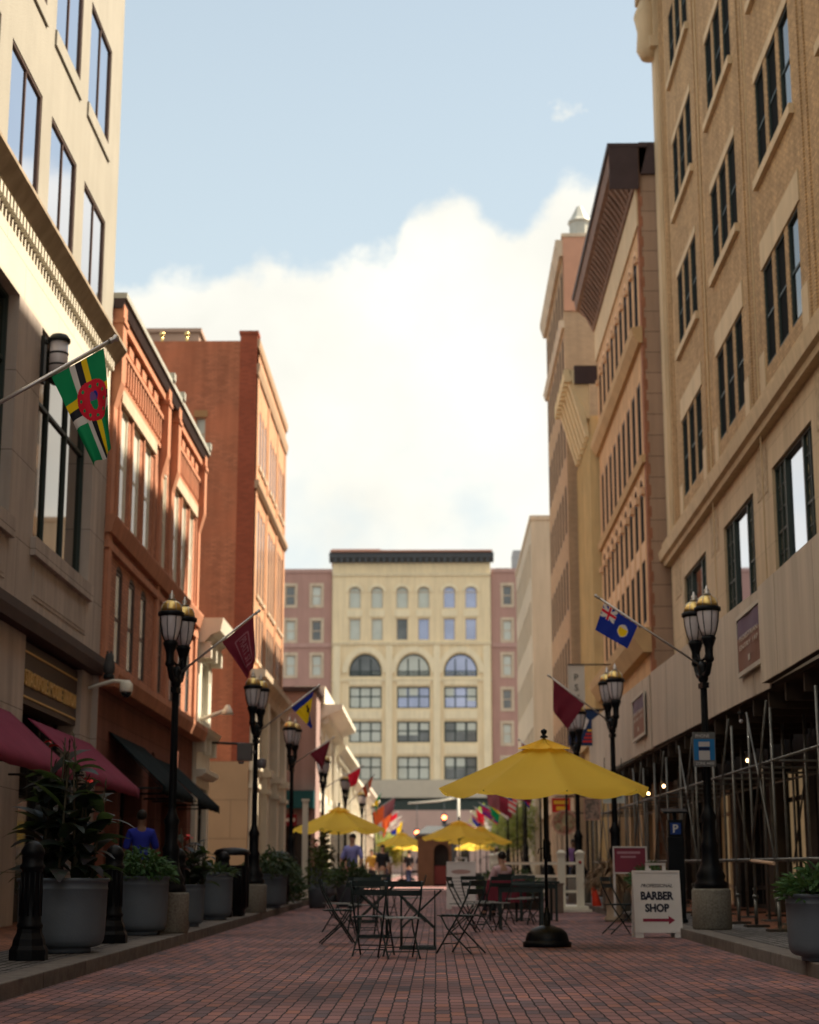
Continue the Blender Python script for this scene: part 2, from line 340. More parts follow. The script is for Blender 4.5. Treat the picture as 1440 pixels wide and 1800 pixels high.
m_glass = M('dark_glass', (.010, .014, .016), .06, .0, spec=.35, ior=1.5)
m_void = M('dim_window_glass', (.012, .013, .013), .8, .3, .5, spec=.02)
m_mirror = M('reflective_glass', (.66, .68, .78), .03, .04, .4, metal=1.0)
m_skyg = M('sky_tint_glass', (.36, .39, .52), .12, .25, .25, metal=.5)  # blue tint stands in for the sky reflected in the panes
m_blind = M('pane_with_blind', (.50, .53, .47), .25, .12, .6, coat=.6)
m_blindc = M('pane_with_cream_blind', (.66, .61, .50), .3, .08, 1, coat=.6)
m_gloom = M('pane_half_dark', (.13, .14, .14), .15, .3, .8, coat=.5)
m_shop = M('shop_glass', (.02, .02, .02), .08, .2, 1, spec=.6)
m_inner = M('dark_shop_front', (.018, .017, .016), .7)
m_steel = M('galvanised_steel', (.15, .15, .14), .45, .5, 3, .1, 60, metal=.5)
m_ply = M('painted_plywood', (.50, .42, .335), .7, .10, .5, .1, 30, streak=.16)
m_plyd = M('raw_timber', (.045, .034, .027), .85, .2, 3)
m_gold = M('gold_leaf', (.62, .42, .14), .4, .2, 20, metal=.35)
m_brass = M('brass_dome', (.62, .44, .16), .32, .2, 8, coord='obj', metal=.9)
m_lglass = M('frosted_lantern_glass', (.55, .52, .55), .25, .08, 5, coord='obj', coat=.5)
m_silver = M('brushed_aluminium', (.50, .48, .46), .35, .08, 10, coord='obj', metal=.7)
m_granite = M('speckled_granite', (.17, .155, .13), .8, .5, 38, .3, 70, coord='obj')
m_kerb = M('granite_kerb', (.15, .13, .115), .8, .35, 6, .3, 60, brick=(1.8, 3, .01, (.05, .045, .04), .85))
m_planter = M('grey_resin_planter', (.10, .12, .145), .55, .1, 3, .1, 40, coord='obj')
m_soil = M('soil', (.03, .02, .015), .95)

def FL(X): return lambda u, v, d: Vector((X+d, u, v))
def FR(X): return lambda u, v, d: Vector((X-d, u, v))
def FC(Y): return lambda u, v, d: Vector((u, Y-d, v))

# ------------------------------------------------------------------ facade and window makers
def arcpts(a, b, vs, rise, n=12):
    c = (a+b)/2; r = (b-a)/2
    return [(c-r*math.cos(math.pi*i/n), vs+rise*math.sin(math.pi*i/n)) for i in range(n+1)]
def wall(mb, F, u0, u1, v0, v1, holes, rec=.25, mi=0, mr=None):
    mr = mi if mr is None else mr
    us = sorted({u0, u1}|{h[0] for h in holes if u0 < h[0] < u1}|{h[1] for h in holes if u0 < h[1] < u1})
    vs = sorted({v0, v1}|{h[2] for h in holes if v0 < h[2] < v1}|{h[3] for h in holes if v0 < h[3] < v1})
    for i in range(len(us)-1):
        for j in range(len(vs)-1):
            cu, cv = (us[i]+us[i+1])/2, (vs[j]+vs[j+1])/2
            if any(h[0] < cu < h[1] and h[2] < cv < h[3] for h in holes): continue
            mb.add([F(us[i], vs[j], 0), F(us[i+1], vs[j], 0), F(us[i+1], vs[j+1], 0), F(us[i], vs[j+1], 0)], [(0, 1, 2, 3)], mi)
    for h in holes:
        a, b, c, d = h[:4]; arch = len(h) > 4 and h[4]
        if arch:
            rise = arch if not isinstance(arch, bool) else (b-a)/2
            P = arcpts(a, b, d-rise, rise); top = P
            for k in range(len(P)-1):
                p, q = P[k], P[k+1]
                mb.add([F(p[0], p[1], 0), F(q[0], q[1], 0), F(q[0], d, 0), F(p[0], d, 0)], [(0, 1, 2, 3)], mi)
            loop = [(a, c)]+P+[(b, c)]
        else: loop = [(a, c), (a, d), (b, d), (b, c)]
        for k in range(len(loop)):
            p, q = loop[k], loop[(k+1) % len(loop)]
            mb.add([F(p[0], p[1], 0), F(q[0], q[1], 0), F(q[0], q[1], -rec), F(p[0], p[1], -rec)], [(0, 1, 2, 3)], mr)
    return mb
def window(parent, F, h, rec, fm, pm, cols=1, rows=1, fw=.05, sill=None, sd=.06, rail=None, surround=None, name='window', grid=None):
    a, b, c, d = h[:4]; arch = len(h) > 4 and h[4]; mb = MB(); d0, d1 = -rec, -rec+min(.07, rec*.75); e = .003
    rise = 0
    if arch: rise = arch if not isinstance(arch, bool) else (b-a)/2
    sp = d-rise
    mb.fb(F, a+e, a+fw, c+e, sp, d0, d1); mb.fb(F, b-fw, b-e, c+e, sp, d0, d1); mb.fb(F, a+fw, b-fw, c+e, c+fw, d0, d1)
    if arch:
        P = arcpts(a+e, b-e, sp, rise-e); Q = arcpts(a+fw, b-fw, sp, rise-fw)
        for k in range(len(P)-1): mb.hexa([F(*P[k], d0), F(*P[k+1], d0), F(*Q[k+1], d0), F(*Q[k], d0), F(*P[k], d1), F(*P[k+1], d1), F(*Q[k+1], d1), F(*Q[k], d1)])
        mb.fb(F, a+fw, b-fw, sp-fw/2, sp+fw/2, d0, d1-.01)
    else: mb.fb(F, a+fw, b-fw, d-fw, d-e, d0, d1)
    for i in range(1, cols): x = a+(b-a)*i/cols; mb.fb(F, x-fw*.5, x+fw*.5, c+fw, sp+(rise*.8 if arch else 0)-fw, d0, d1-.012)
    for y in (rail if rail is not None else [i/rows for i in range(1, rows)]):
        yy = c+(sp-c)*y; mb.fb(F, a+fw, b-fw, yy-fw*.5, yy+fw*.5, d0, d1-.02)
    if grid:
        g0, g1, nx, ny = grid
        for i in range(1, nx): x = g0+(g1-g0)*i/nx; mb.fb(F, x-.012, x+.012, c+fw, sp-fw, d0, d1-.03)
        for i in range(1, ny): y = c+(sp-c)*i/ny; mb.fb(F, g0, g1, y-.012, y+.012, d0, d1-.033)
    w = mb.build(name, fm, parent)
    loop = [(a+.01, c+.01)]+(arcpts(a+.01, b-.01, sp, rise-.01) if arch else [(a+.01, d-.01), (b-.01, d-.01)])+[(b-.01, c+.01)]
    p = MB().prism([F(x, y, d0-.01) for x, y in loop], F(0, 0, .018)-F(0, 0, 0))
    p.build('pane', pm, w)
    if sill: q = MB(); q.fb(F, a-.08, b+.08, c-.13, c-.003, -rec, sd); q.build('sill', sill, w)
    return w
def band(mb, F, u0, u1, prof, mi=0):
    """moulding: profile [(v,d)...] swept from u0 to u1"""
    a = [F(u0, v, d) for v, d in prof]; b = [F(u1, v, d) for v, d in prof]
    n = len(prof); return mb.add(a+b, [(i, (i+1) % n, n+(i+1) % n, n+i) for i in range(n)]+[tuple(range(n))[::-1], tuple(range(n, 2*n))], mi)

# ------------------------------------------------------------------ setting: ground, street, pavements, kerbs
def sheet(name, x0, x1, y0, y1, off, m, ny=1):
    mb = MB(); ys = [y0+(y1-y0)*i/ny for i in range(ny+1)]
    for i in range(ny): mb.add([(x0, ys[i], gz(ys[i])+off), (x1, ys[i], gz(ys[i])+off), (x1, ys[i+1], gz(ys[i+1])+off), (x0, ys[i+1], gz(ys[i+1])+off)], [(0, 1, 2, 3)])
    return tag(mb.build(name, m), kind='structure')
m_asph = M('asphalt', (.05, .05, .052), .9, .2, 1, .3, 60)
sheet('ground', -600, 600, -60, 900, -.03, m_asph)
m_pav = paving('brick_paving', .109, .30, (.25, .13, .125), (.13, .098, .112), (.35, .155, .115), (.024, .016, .018), .0066)
sheet('street', -3.42, 3.57, -20, 166, 0, m_pav)
m_sett = paving('granite_setts', .115, .19, (.21, .195, .185), (.13, .12, .115), (.27, .25, .23), (.016, .014, .014), .015)
m_walk = paving('brick_pavement', .105, .21, (.32, .13, .07), (.20, .085, .055), (.38, .16, .085), (.03, .018, .015), .008)
for sx, xk, xw, nm in ((-1, -3.42, -6.4, 'l'), (1, 3.57, 6.6, 'r')):
    k0, k1 = (xk-.30, xk) if sx < 0 else (xk, xk+.30)
    mb = MB(); mb.hexa([(k0, -20, gz(-20)-.3), (k1, -20, gz(-20)-.3), (k1, 166, gz(166)-.3), (k0, 166, gz(166)-.3), (k0, -20, gz(-20)+KERB), (k1, -20, gz(-20)+KERB), (k1, 166, gz(166)+KERB), (k0, 166, gz(166)+KERB)])
    tag(mb.build('kerb', m_kerb, bevel=.012), kind='structure')
    s0, s1 = (xk-1.25, xk-.30) if sx < 0 else (xk+.30, xk+1.25)
    sheet('sett_strip', s0, s1, -20, 166, KERB, m_sett)
    s0, s1 = (xw-1.2, xk-1.25) if sx < 0 else (xk+1.25, xw+1.2)
    sheet('pavement', s0, s1, -20, 166, KERB-.001, m_walk)

def bldg(label, cat, x, y, name='building'):
    return tag(empty(name, (x, y, gz(y)-.2)), label, cat)
def shell(mb, F, u0, u1, v0, v1, depth, mi=0, sides=(1, 1)):
    """side, back walls behind a street front"""
    if sides[0]: mb.add([F(u0, v0, 0), F(u0, v1, 0), F(u0, v1, -depth), F(u0, v0, -depth)], [(0, 1, 2, 3)], mi)
    if sides[1]: mb.add([F(u1, v0, 0), F(u1, v1, 0), F(u1, v1, -depth), F(u1, v0, -depth)], [(0, 1, 2, 3)], mi)
    mb.add([F(u0, v0, -depth), F(u0, v1, -depth), F(u1, v1, -depth), F(u1, v0, -depth)], [(0, 1, 2, 3)], mi)
def roof(parent, F, u0, u1, v, depth, m=None):
    q = MB(); q.fb(F, u0+.03, u1-.03, v-.25, v-.02, -depth+.03, -.03); return q.build('roof', m or m_roof, parent)

# ================================================================== LEFT 1: stone office building
XL = -6.4; F = FL(XL)
b = bldg('pale stone office building with big reflecting windows, at left edge of the picture', 'building', XL, 23, 'office_building')
bays = [(14.7, 19.0), (20.5, 24.9), (26.45, 30.85)]
mb = MB(); lowh = [(a, c, 6.45, 9.95) for a, c in bays]
wall(mb, F, -12, 32.2, 5.25, 9.95, lowh, .24)  # unseen run beside and behind the camera added to block and bounce light
shell(mb, F, -12, 32.2, -.3, 24.5, 16)
for a, c in [(-12, 14.3), (19.3, 20.5), (25.0, 26.85), (31.25, 32.2)]: mb.fb(F, a, c, -.3, 4.94, -.8, -.12)
mb.build('lower_wall', m_limed, b)
mb = MB(); wall(mb, F, -12, 32.2, 9.95, 11.12, [], 0); mb.build('frieze', m_limew, b)
uw = [26.4-2.7*k for k in range(-1, 6)]
uph = [(u0, u0+2.0, z, z+2.05) for u0 in uw for z in (11.6, 15.2, 19.1)]
mb = MB(); wall(mb, F, -12, 32.2, 11.12, 24.5, uph, .06); mb.build('upper_wall', m_lime, b)
for h in uph:
    w = window(b, F, h, .055, m_brnframe, m_mirror, 2, 1, .05)
    q = MB(); q.fb(F, h[0]-.05, h[1]+.05, h[2]-.28, h[2]-.004, -.04, .035); q.build('sill', m_lime, w)
for h in lowh:
    w = window(b, F, h, .24, m_dgreen, M('tan_reflection_glass', (.34, .29, .24), .03, .04, .4, metal=1.0), 3, 1, .06, rail=[.7])  # warm tint stands in for the tan building mirrored in the glass
    q = MB(); q.fb(F, h[0]-.12, h[1]+.12, h[2]-.3, h[2]-.004, -.2, .09); q.build('sill', m_limed, w)
    q = MB(); q.fb(F, h[0]+.1, h[1]-.1, 5.5, 6.0, 0, .012); q.fb(F, h[0]+.16, h[1]-.16, 5.56, 5.94, .002, .02); q.build('spandrel_panel', m_limed, w)
mb = MB(); band(mb, F, -12, 32.35, [(11.1, 0), (11.1, .06), (11.14, .1), (11.36, .25), (11.40, .28), (11.46, .28), (11.48, 0)]); mb.build('cornice', m_cornL, b)
mb = MB()
for i in range(64): y = 19.0+i*.205; mb.fb(F, y, y+.11, 10.92, 11.095, .002, .10)
build_each(mb, 'dentil', m_limew, b)
mb = MB(); band(mb, F, -12, 32.25, [(4.95, -.9), (4.95, .06), (5.12, .1), (5.27, .1), (5.29, 0)]); mb.build('ledge', m_darkmet, b)  # dark colour on the soffit also paints the recess shadow
mb = MB(); mb.fb(F, 14.3, 31.3, -.3, 5.2, -.95, -.85); mb.build('back_panel', m_inner, b)
for a, c in ((14.4, 19.2), (20.55, 24.95), (26.9, 31.2)):
    q = MB(); q.fb(F, a, c, 3.9, 4.9, -.6, -.2); pnl = q.build('sign_panel', M('bronze_sign_panel', (.055, .038, .033), .5, .1), b)
    q = MB()
    for z in (4.0, 4.72): q.fb(F, a+.08, c-.04, z, z+.03, -.199, -.18)
    q.build('trim', m_gold, pnl)
    if a > 26:
        q = MB(); put_text(q, 'STACKPOLE MOORE TRYON', F((a+c)/2+.02, 4.32, -.18), (0, 1, 0), (0, 0, 1), w=3.9, h=.25, bold=.004, depth=.02, spacing=1.12); q.build('lettering', M('gilt_letters', (.72, .47, .17), .45, .1, 9), pnl)
    q = MB(); q.fb(F, a+.1, c-.1, gz(a)+.6, 3.3, -.62, -.58); sw = q.build('shop_window', m_shop, b)
    q = MB()
    for k in range(4): y = a+.05+(c-a-.2)*k/3; q.fb(F, y, y+.1, 0, 3.9, -.57, -.5)
    q.fb(F, a+.1, c, 3.3, 3.42, -.6, -.45); q.fb(F, a+.1, c, 0, gz(a)+.6, -.6, -.44); q.build('frame', m_blackb, sw)
roof(b, F, -12, 32.2, 24.5, 16)

def awning(y0, y1, z0, z1, X, out, m, label, closed=True):
    t = tag(empty('awning', (X, (y0+y1)/2, z1)), label, 'awning', 'fabric awnings over the shop fronts')
    q = MB(); s = 1 if X < 0 else -1
    n = 14; vs = []; fs = []
    for i in range(n+1):
        y = y0+(y1-y0)*i/n
        for j in range(5):
            tt = j/4; sag = .03*math.sin(math.pi*tt)*abs(math.sin(i*math.pi/ (n/3)))
            vs.append((X+s*out*tt, y, z1+(z0-z1)*tt-sag))
        vs.append((X+s*out, y, z0-.16+.012*math.sin(i*2.1)))
    for i in range(n):
        for j in range(5): fs.append((i*6+j, (i+1)*6+j, (i+1)*6+j+1, i*6+j+1))
    q.add(vs, fs, 0, True); o = q.build('canopy', m, t); sm = o.modifiers.new('s', 'SOLIDIFY'); sm.thickness = .012
    q = MB()
    for y in (y0+.03, (y0+y1)/2, y1-.03): q.tube([(X+.02*s, y, z0-.05), (X+s*(out-.04), y, z0-.05)], .018); q.tube([(X+.02*s, y, z0-.05), (X+s*(out-.06), y, z0-.02), (X+.03*s, y, z1-.05)], .012)
    q.build('frame', m_blackb, t); return t
m_maroon = M('burgundy_awning_cloth', (.22, .035, .07), .85, .12, 2, .15, 90, coord='obj', spec=.08)
m_grn = M('black_green_awning_cloth', (.004, .010, .012), .85, .15, 2, .15, 90, coord='obj', spec=.04)
awning(19.6, 25.6, 2.72, 3.6, XL, 1.0, m_maroon, 'burgundy cloth awning cut by the left edge of the picture')
awning(26.75, 31.6, 2.78, 3.62, XL, .95, m_maroon, 'burgundy cloth awning directly below the gold lettered sign')

# cylinder lamp on the stone pier
t = tag(empty('wall_lantern', (XL+.3, 25.7, 8.9)), 'cylindrical frosted wall lantern with dark caps on the stone pier', 'wall lantern')
c = PX(103, 665, -6.12); c1 = PX(103, 600, -6.12); yy = (c.y+c1.y)/2
t.location = (-6.12, yy, c.z)
q = MB(); q.lathe([(.15, c.z), (.15, c1.z)], (-6.12, yy, 0), 20); q.build('diffuser', m_lglass, t)
q = MB(); q.lathe([(.18, c1.z), (.18, c1.z+.05), (.13, c1.z+.12), (0, c1.z+.14)], (-6.12, yy, 0), 20); q.lathe([(.10, c.z-.12), (.19, c.z-.04), (.19, c.z)], (-6.12, yy, 0), 20)
for k in (1, 2): z = c.z+(c1.z-c.z)*k/3; q.lathe([(.158, z-.015), (.158, z+.015)], (-6.12, yy, 0), 20)
q.build('caps', m_blackb, t)
q = MB(); q.box(XL, -6.14, yy-.04, yy+.04, c1.z-.02, c1.z+.04); q.box(XL, -6.14, yy-.04, yy+.04, c.z-.05, c.z); q.box(XL, XL+.06, yy-.08, yy+.08, c.z-.1, c1.z+.1); q.build('bracket', m_blackb, t)

# ================================================================== LEFT 2: red brick with tall windows
b = bldg('red brick building with corbelled arcade and tall narrow windows next to stone office', 'building', XL, 38, 'brick_building')
F = FL(XL); y0, y1 = 32.25, 45.0
W3 = [(33.55, 34.3), (35.0, 35.75), (36.45, 37.2)]; W3b = [(40.75, 41.4), (42.05, 42.7), (43.35, 44.0)]; NB = [(39.0, 39.5)]
hs = [(a, c, 8.25, 10.6) for a, c in W3+W3b+NB]+[(a, c, 5.35, 7.35, .14) for a, c in W3+W3b+NB]
mb = MB(); wall(mb, F, y0, y1, 4.9, 12.3, hs, .05); shell(mb, F, y0, y1, -.3, 12.3, 14); mb.build('wall', m_redb, b)
for h in hs: window(b, F, h, .048, m_whitep if h[2] > 8 else m_brnframe, m_blindc if h[2] > 8 else m_gloom, 1, 1, .07, m_redstone, rail=[.5])
mb = MB()
for a, c in ((33.2, 37.55), (40.4, 44.35)): # pale lintel band and brick pilaster strips between the windows
    mb.fb(F, a, c, 10.62, 10.9, 0, .07)
mb.build('lintel_band', m_sand, b)
mb = MB()
for y in (34.65, 36.1, 41.72, 43.02, 33.15, 37.6, 40.3, 44.4):
    mb.tube([F(y, 8.1, .0), F(y, 10.6, .0)], .05, 8)
build_each(mb, 'colonnette', m_redstone, b)
mb = MB()
for y in (38.4, 40.0, 44.75, 32.5):
    mb.fb(F, y-.17, y+.17, 4.9, 10.3, 0, .07)
    mb.hexa([F(y-.17, 10.3, 0), F(y+.17, 10.3, 0), F(y+.17, 10.3, .07), F(y-.17, 10.3, .07), F(y-.2, 10.8, 0), F(y+.2, 10.8, 0), F(y+.2, 10.8, .2), F(y-.2, 10.8, .2)])
    mb.fb(F, y-.2, y+.2, 10.8, 12.55, 0, .2); mb.fb(F, y-.24, y+.24, 12.0, 12.1, 0, .23)
build_each(mb, 'pilaster', m_redstone, b)
mb = MB()
for a, c in ((32.7, 38.2), (40.2, 44.55)):
    mb.fb(F, a, c, 10.93, 11.03, 0, .05); mb.fb(F, a, c, 11.62, 11.72, 0, .09); mb.fb(F, a, c, 12.1, 12.3, 0, .12)
    k = a+.08
    while k < c-.15: # small corbelled arcade
        mb.fb(F, k, k+.12, 11.1, 11.62, 0, .07); mb.fb(F, k-.02, k+.14, 11.05, 11.16, 0, .05); k += .30
    k = a+.3
    while k < c-.5: mb.fb(F, k, k+.5, 11.8, 12.0, 0, .06); k += .8
mb.build('corbel_arcade', m_redstone, b)
mb = MB(); band(mb, F, y0, y1+.05, [(12.3, 0), (12.3, .16), (12.5, .24), (12.5, 0)]); mb.build('cornice', m_darkmet, b)
mb = MB(); band(mb, F, y0, y1+.08, [(12.505, -.3), (12.505, .26), (12.62, .26), (12.62, -.3)])
for y in (38.4, 40.0, 44.9): mb.fb(F, y-.12, y+.12, 12.62, 12.8, -.1, .3)
mb.build('flashing', m_flash, b)
mb = MB(); band(mb, F, y0, y1, [(7.75, 0), (7.75, .12), (8.05, .2), (8.1, .2), (8.1, 0)]); band(mb, F, y0, y1, [(7.45, 0), (7.45, .08), (7.6, .08), (7.6, 0)])
band(mb, F, y0, y1+.1, [(4.75, 0), (4.75, .3), (4.98, .38), (5.1, .38), (5.12, 0)]); mb.build('string_courses', m_redstone, b)
gh = [(33.3, 34.6, -.3, 3.1), (34.9, 37.4, -.3, 3.1), (38.2, 39.3, -.3, 4.0, True), (40.1, 41.9, -.3, 3.1), (42.2, 44.3, -.3, 3.1)]
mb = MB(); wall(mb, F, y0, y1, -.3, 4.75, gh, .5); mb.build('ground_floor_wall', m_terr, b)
for h in gh:
    hh = (h[0], h[1], gz(h[0])+.16, h[3])+tuple(h[4:])
    window(b, F, hh, .45, m_sand if h[0] in (33.3, 40.1) else m_blackb, m_shop if h[0] not in (33.3, 42.2) else m_blindc, 2, 1, .09, rail=[.75], name='shop_front')
roof(b, F, y0, y1, 12.3, 14)
awning(33.4, 37.6, 2.95, 4.0, XL, 1.1, m_grn, 'dark green awning nearer the camera on the red brick shop')
awning(38.7, 42.6, 2.95, 3.9, XL, 1.05, m_grn, 'dark green awning farther along the red brick shop, beyond the first')
# security camera on a white arm
p = PX(222, 1212, -5.7); t = tag(empty('security_camera', (p.x, p.y, p.z)), 'white dome security camera on a white arm at brick corner', 'security camera')
q = MB(); q.tube([(XL, p.y, p.z+.02), (-5.95, p.y, p.z+.16), p+Vector((0, 0, .14))], .035, 10); q.build('arm', m_whitep, t)
q = MB(); q.lathe([(.05, .17), (.09, .13), (.12, .1), (.12, -.02), (.11, -.05)], p, 16); q.build('housing', m_whitep, t)
q = MB(); q.lathe([(.105, -.05), (.09, -.1), (.05, -.14), (0, -.155)], p, 16); q.build('lens_dome', m_glass, t)
# owl figure on the ledge corner
p = PX(192, 1175, XL+.25); t = tag(empty('bird_decoy', p), 'small dark owl decoy perched on ledge beside the stone office', 'decoy')
q = MB(); q.lathe([(.05, -.12), (.1, -.08), (.11, .05), (.08, .16), (.085, .2), (.07, .27), (0, .3)], p, 12); q.ball(p+Vector((-.03, -.06, .3)), .025); q.ball(p+Vector((.04, -.06, .3)), .025); q.build('body', M('grey_plastic', (.07, .07, .07), .6), t)
q = MB(); q.lathe([(.13, -.2), (.13, -.12), (.09, -.11)], p, 4); q.build('stand', m_blackb, t)

# ================================================================== LEFT 3: narrow cream painted building
b = bldg('narrow cream painted building with layered cornice beside the red brick one', 'building', XL, 46.5, 'narrow_building')
F = FL(-6.3); hs = [(45.7, 47.1, 5.4, 7.0), (45.6, 47.2, -.3, 3.6)]
mb = MB(); wall(mb, F, 45.08, 47.7, -.3, 7.7, hs, .25); shell(mb, F, 45.08, 47.7, -.3, 7.7, 9); mb.build('wall', m_whitep, b)
window(b, F, hs[0], .2, m_whitep, m_gloom, 2, 1, .07, m_whitep); window(b, F, (45.6, 47.2, .7, 3.6), .2, m_blackb, m_shop, 2, 1, .07, rail=[.75], name='shop_front')
mb = MB(); band(mb, F, 45.08, 47.9, [(7.4, 0), (7.4, .12), (7.6, .3), (7.7, .55), (8.05, .62), (8.05, 0)]); band(mb, F, 45.08, 47.8, [(4.9, 0), (4.9, .1), (5.0, .25), (5.12, .3), (5.12, 0)]); band(mb, F, 45.08, 47.8, [(3.85, 0), (3.85, .1), (3.95, .25), (4.05, .25), (4.05, 0)])
mb.build('cornice', m_whitep, b)
mb = MB()
for y in (45.2, 46.3, 47.4): mb.fb(F, y, y+.2, 7.0, 7.42, 0, .3); mb.fb(F, y, y+.2, 4.5, 4.9, 0, .2)
build_each(mb, 'bracket', m_whitep, b); roof(b, F, 45.08, 47.7, 7.7, 9)

# ================================================================== LEFT 4: tall red brick with blank side wall
b = bldg('tall red brick building with a blank side wall facing the camera, left of the street', 'building', XL, 58.7, 'tall_brick_building')
Y4, Y5 = 58.7, 70.6; FS = FC(Y4); F = FL(XL)
sh = [(-8.55, -8.2, 16.2, 17.4)]
mb = MB(); wall(mb, FS, -26, XL-.62, -.3, 20.25, sh, .2); mb.build('side_wall', m_redside, b)
window(b, FS, sh[0], .18, m_sand, m_blind, 1, 2, .05)
q = MB(); q.fb(FS, -8.62, -8.13, 17.4, 17.65, 0, .03); q.build('window_head', M('ochre_brick', (.36, .2, .09), .9), b)
mb = MB(); mb.box(-XL*-1-.62, XL, Y4-.02, Y4+.6, -.3, 20.5); mb.box(XL-.66, XL+.04, Y4-.05, Y4+.6, 20.5, 20.62); mb.build('corner_pier', M('pier_brick', (.36, .085, .04), .9, .12, 1, .25, 60, brick=(.22, .075, .008, (.24, .09, .06), .75)), b)
mb = MB(); mb.fb(FS, XL-1.35, XL-.01, .3, 5.2, .0, .06); mb.build('stone_quoin', M('buff_side_stone', (.40, .26, .15), .85, .08, 1, .2, 30, brick=(2, 1.3, .01, (.2, .13, .08), .95)), b)
cols = [(59.9, 60.5), (60.9, 61.5), (61.9, 62.5), (63.9, 64.5), (64.9, 65.5), (65.9, 66.5), (67.6, 68.15), (68.5, 69.05), (69.4, 69.95)]
hs = [(a, c, 15.9, 18.0, True) for a, c in cols]+[(a, c, 11.2, 14.3) for a, c in cols]+[(a, c, 8.9, 10.6) for a, c in cols]
mb = MB(); wall(mb, F, Y4, Y5, 8.4, 20.2, hs, .028); shell(mb, F, Y4, Y5, -.3, 20.2, 19.5, sides=(0, 1)); mb.build('front_wall', m_orange, b)
for h in hs: window(b, F, h, .026, m_brnframe, m_gloom, 1, 1, .06, m_sand, rail=[.5])
mb = MB()
for y in (59.2, 63.2, 67.1, 70.35): mb.fb(F, y-.28, y+.28, 8.4, 19.1, 0, .03)
build_each(mb, 'pilaster', m_orange, b)
mb = MB(); band(mb, F, Y4-.02, Y5, [(20.0, 0), (20.0, .06), (20.2, .10), (20.32, .10), (20.32, 0)]); band(mb, F, Y4-.02, Y5, [(19.0, 0), (19.0, .06), (19.3, .12), (19.4, .12), (19.4, 0)])
band(mb, F, Y4-.05, Y5+.05, [(14.8, 0), (14.8, .06), (14.95, .15), (15.1, .16), (15.1, 0)]); mb.build('string_courses', M('weathered_sandstone', (.42, .28, .18), .85, .1, 2), b)
mb = MB(); band(mb, F, Y4-.05, Y5+.05, [(7.6, 0), (7.6, .2), (7.9, .28), (8.15, .5), (8.35, .52), (8.4, 0)]); mb.build('shop_cornice', m_sand, b)
gh = [(59.6, 62.4, -.3, 4.4), (63.6, 66.4, -.3, 4.4), (67.4, 69.9, -.3, 4.4)]+[(a, c, 5.4, 7.2) for a, c in cols]
mb = MB(); wall(mb, F, Y4, Y5, -.3, 7.6, gh, .4)
for y in (59.1, 63.0, 66.9, 70.2): mb.fb(F, y-.35, y+.35, -.3, 7.6, 0, .25); mb.fb(F, y-.42, y+.42, 4.9, 5.15, 0, .4); mb.fb(F, y-.42, y+.42, 4.3, 4.45, 0, .34)
mb.build('stone_base', M('cream_stone_base', (.66, .58, .45), .8, .08, 1, .2, 30, streak=.12), b)
for h in gh: window(b, F, (h[0], h[1], max(h[2], 1.2), h[3]), .35, m_sand, m_gloom if h[2] > 0 else m_shop, 2 if h[2] < 0 else 1, 1, .09, name='window' if h[2] > 0 else 'shop_front')
roof(b, F, Y4, Y5, 20.2, 19.5)
t = MB(); t.box(-11.6, -9.1, Y4+4, Y4+8, 20.2, 21.9); t.box(-11.7, -9.0, Y4+3.9, Y4+8.1, 21.9, 22.05); t.build('stair_penthouse', M('penthouse_siding', (.40, .27, .2), .85), b)
t = MB(); t.tube([(-9.0, Y4+.3, 20.2), (-9.0, Y4+.3, 20.55)], .05); t.ball((-9.0, Y4+.3, 20.6), .1); t.tube([(-9.9, Y4+.3, 20.2), (-9.9, Y4+.3, 20.55)], .05); t.ball((-9.9, Y4+.3, 20.6), .1); t.build('floodlights', m_brass, b)

# ================================================================== LEFT 5..: low row beyond
b = bldg('mauve rendered shop with teal fascia, beyond the tall red brick building', 'building', -6.4, 75, 'mauve_shop')
m_mv = M('mauve_render', (.34, .235, .215), .85, .1, .8, .15, 20, streak=.15)
FS = FC(74.6); mb = MB(); wall(mb, FS, -20, -5.25, -.3, 9.35, [(-6.75, -6.35, 5.9, 8.0), (-6.9, -5.4, -.3, 3.6)], .3); mb.box(-20, -5.25, 74.9, 77.5, -.3, 9.35); mb.build('wall', m_mv, b)
mb = MB(); mb.box(-20, -5.1, 74.4, 77.5, 9.36, 9.55); mb.build('cornice', m_darkmet, b)
window(b, FS, (-6.75, -6.35, 5.9, 8.0), .25, m_sand, m_gloom, 1, 2, .06); window(b, FS, (-6.9, -5.4, 1.1, 3.6), .25, m_blackb, m_shop, 2, 1, .08, name='shop_front')
mb = MB(); mb.fb(FS, -6.7, -5.27, 4.3, 5.05, .01, .5); mb.build('fascia', M('teal_fascia', (.015, .10, .11), .6), b)
mb = MB(); mb.fb(FS, -6.62, -6.0, 3.55, 4.05, .3, .36); o = mb.build('shop_sign', M('dull_red_sign', (.22, .02, .03), .6), b)
q = MB(); q.fb(FS, -6.54, -6.08, 3.74, 3.88, .361, .366); q.build('lettering_band', m_whitep, o)
q = MB(); q.tube([(-6.85, 73.9, 9.2), (-6.8, 73.9, .5)], .06); q.build('drain_pipe', m_blackb, b)
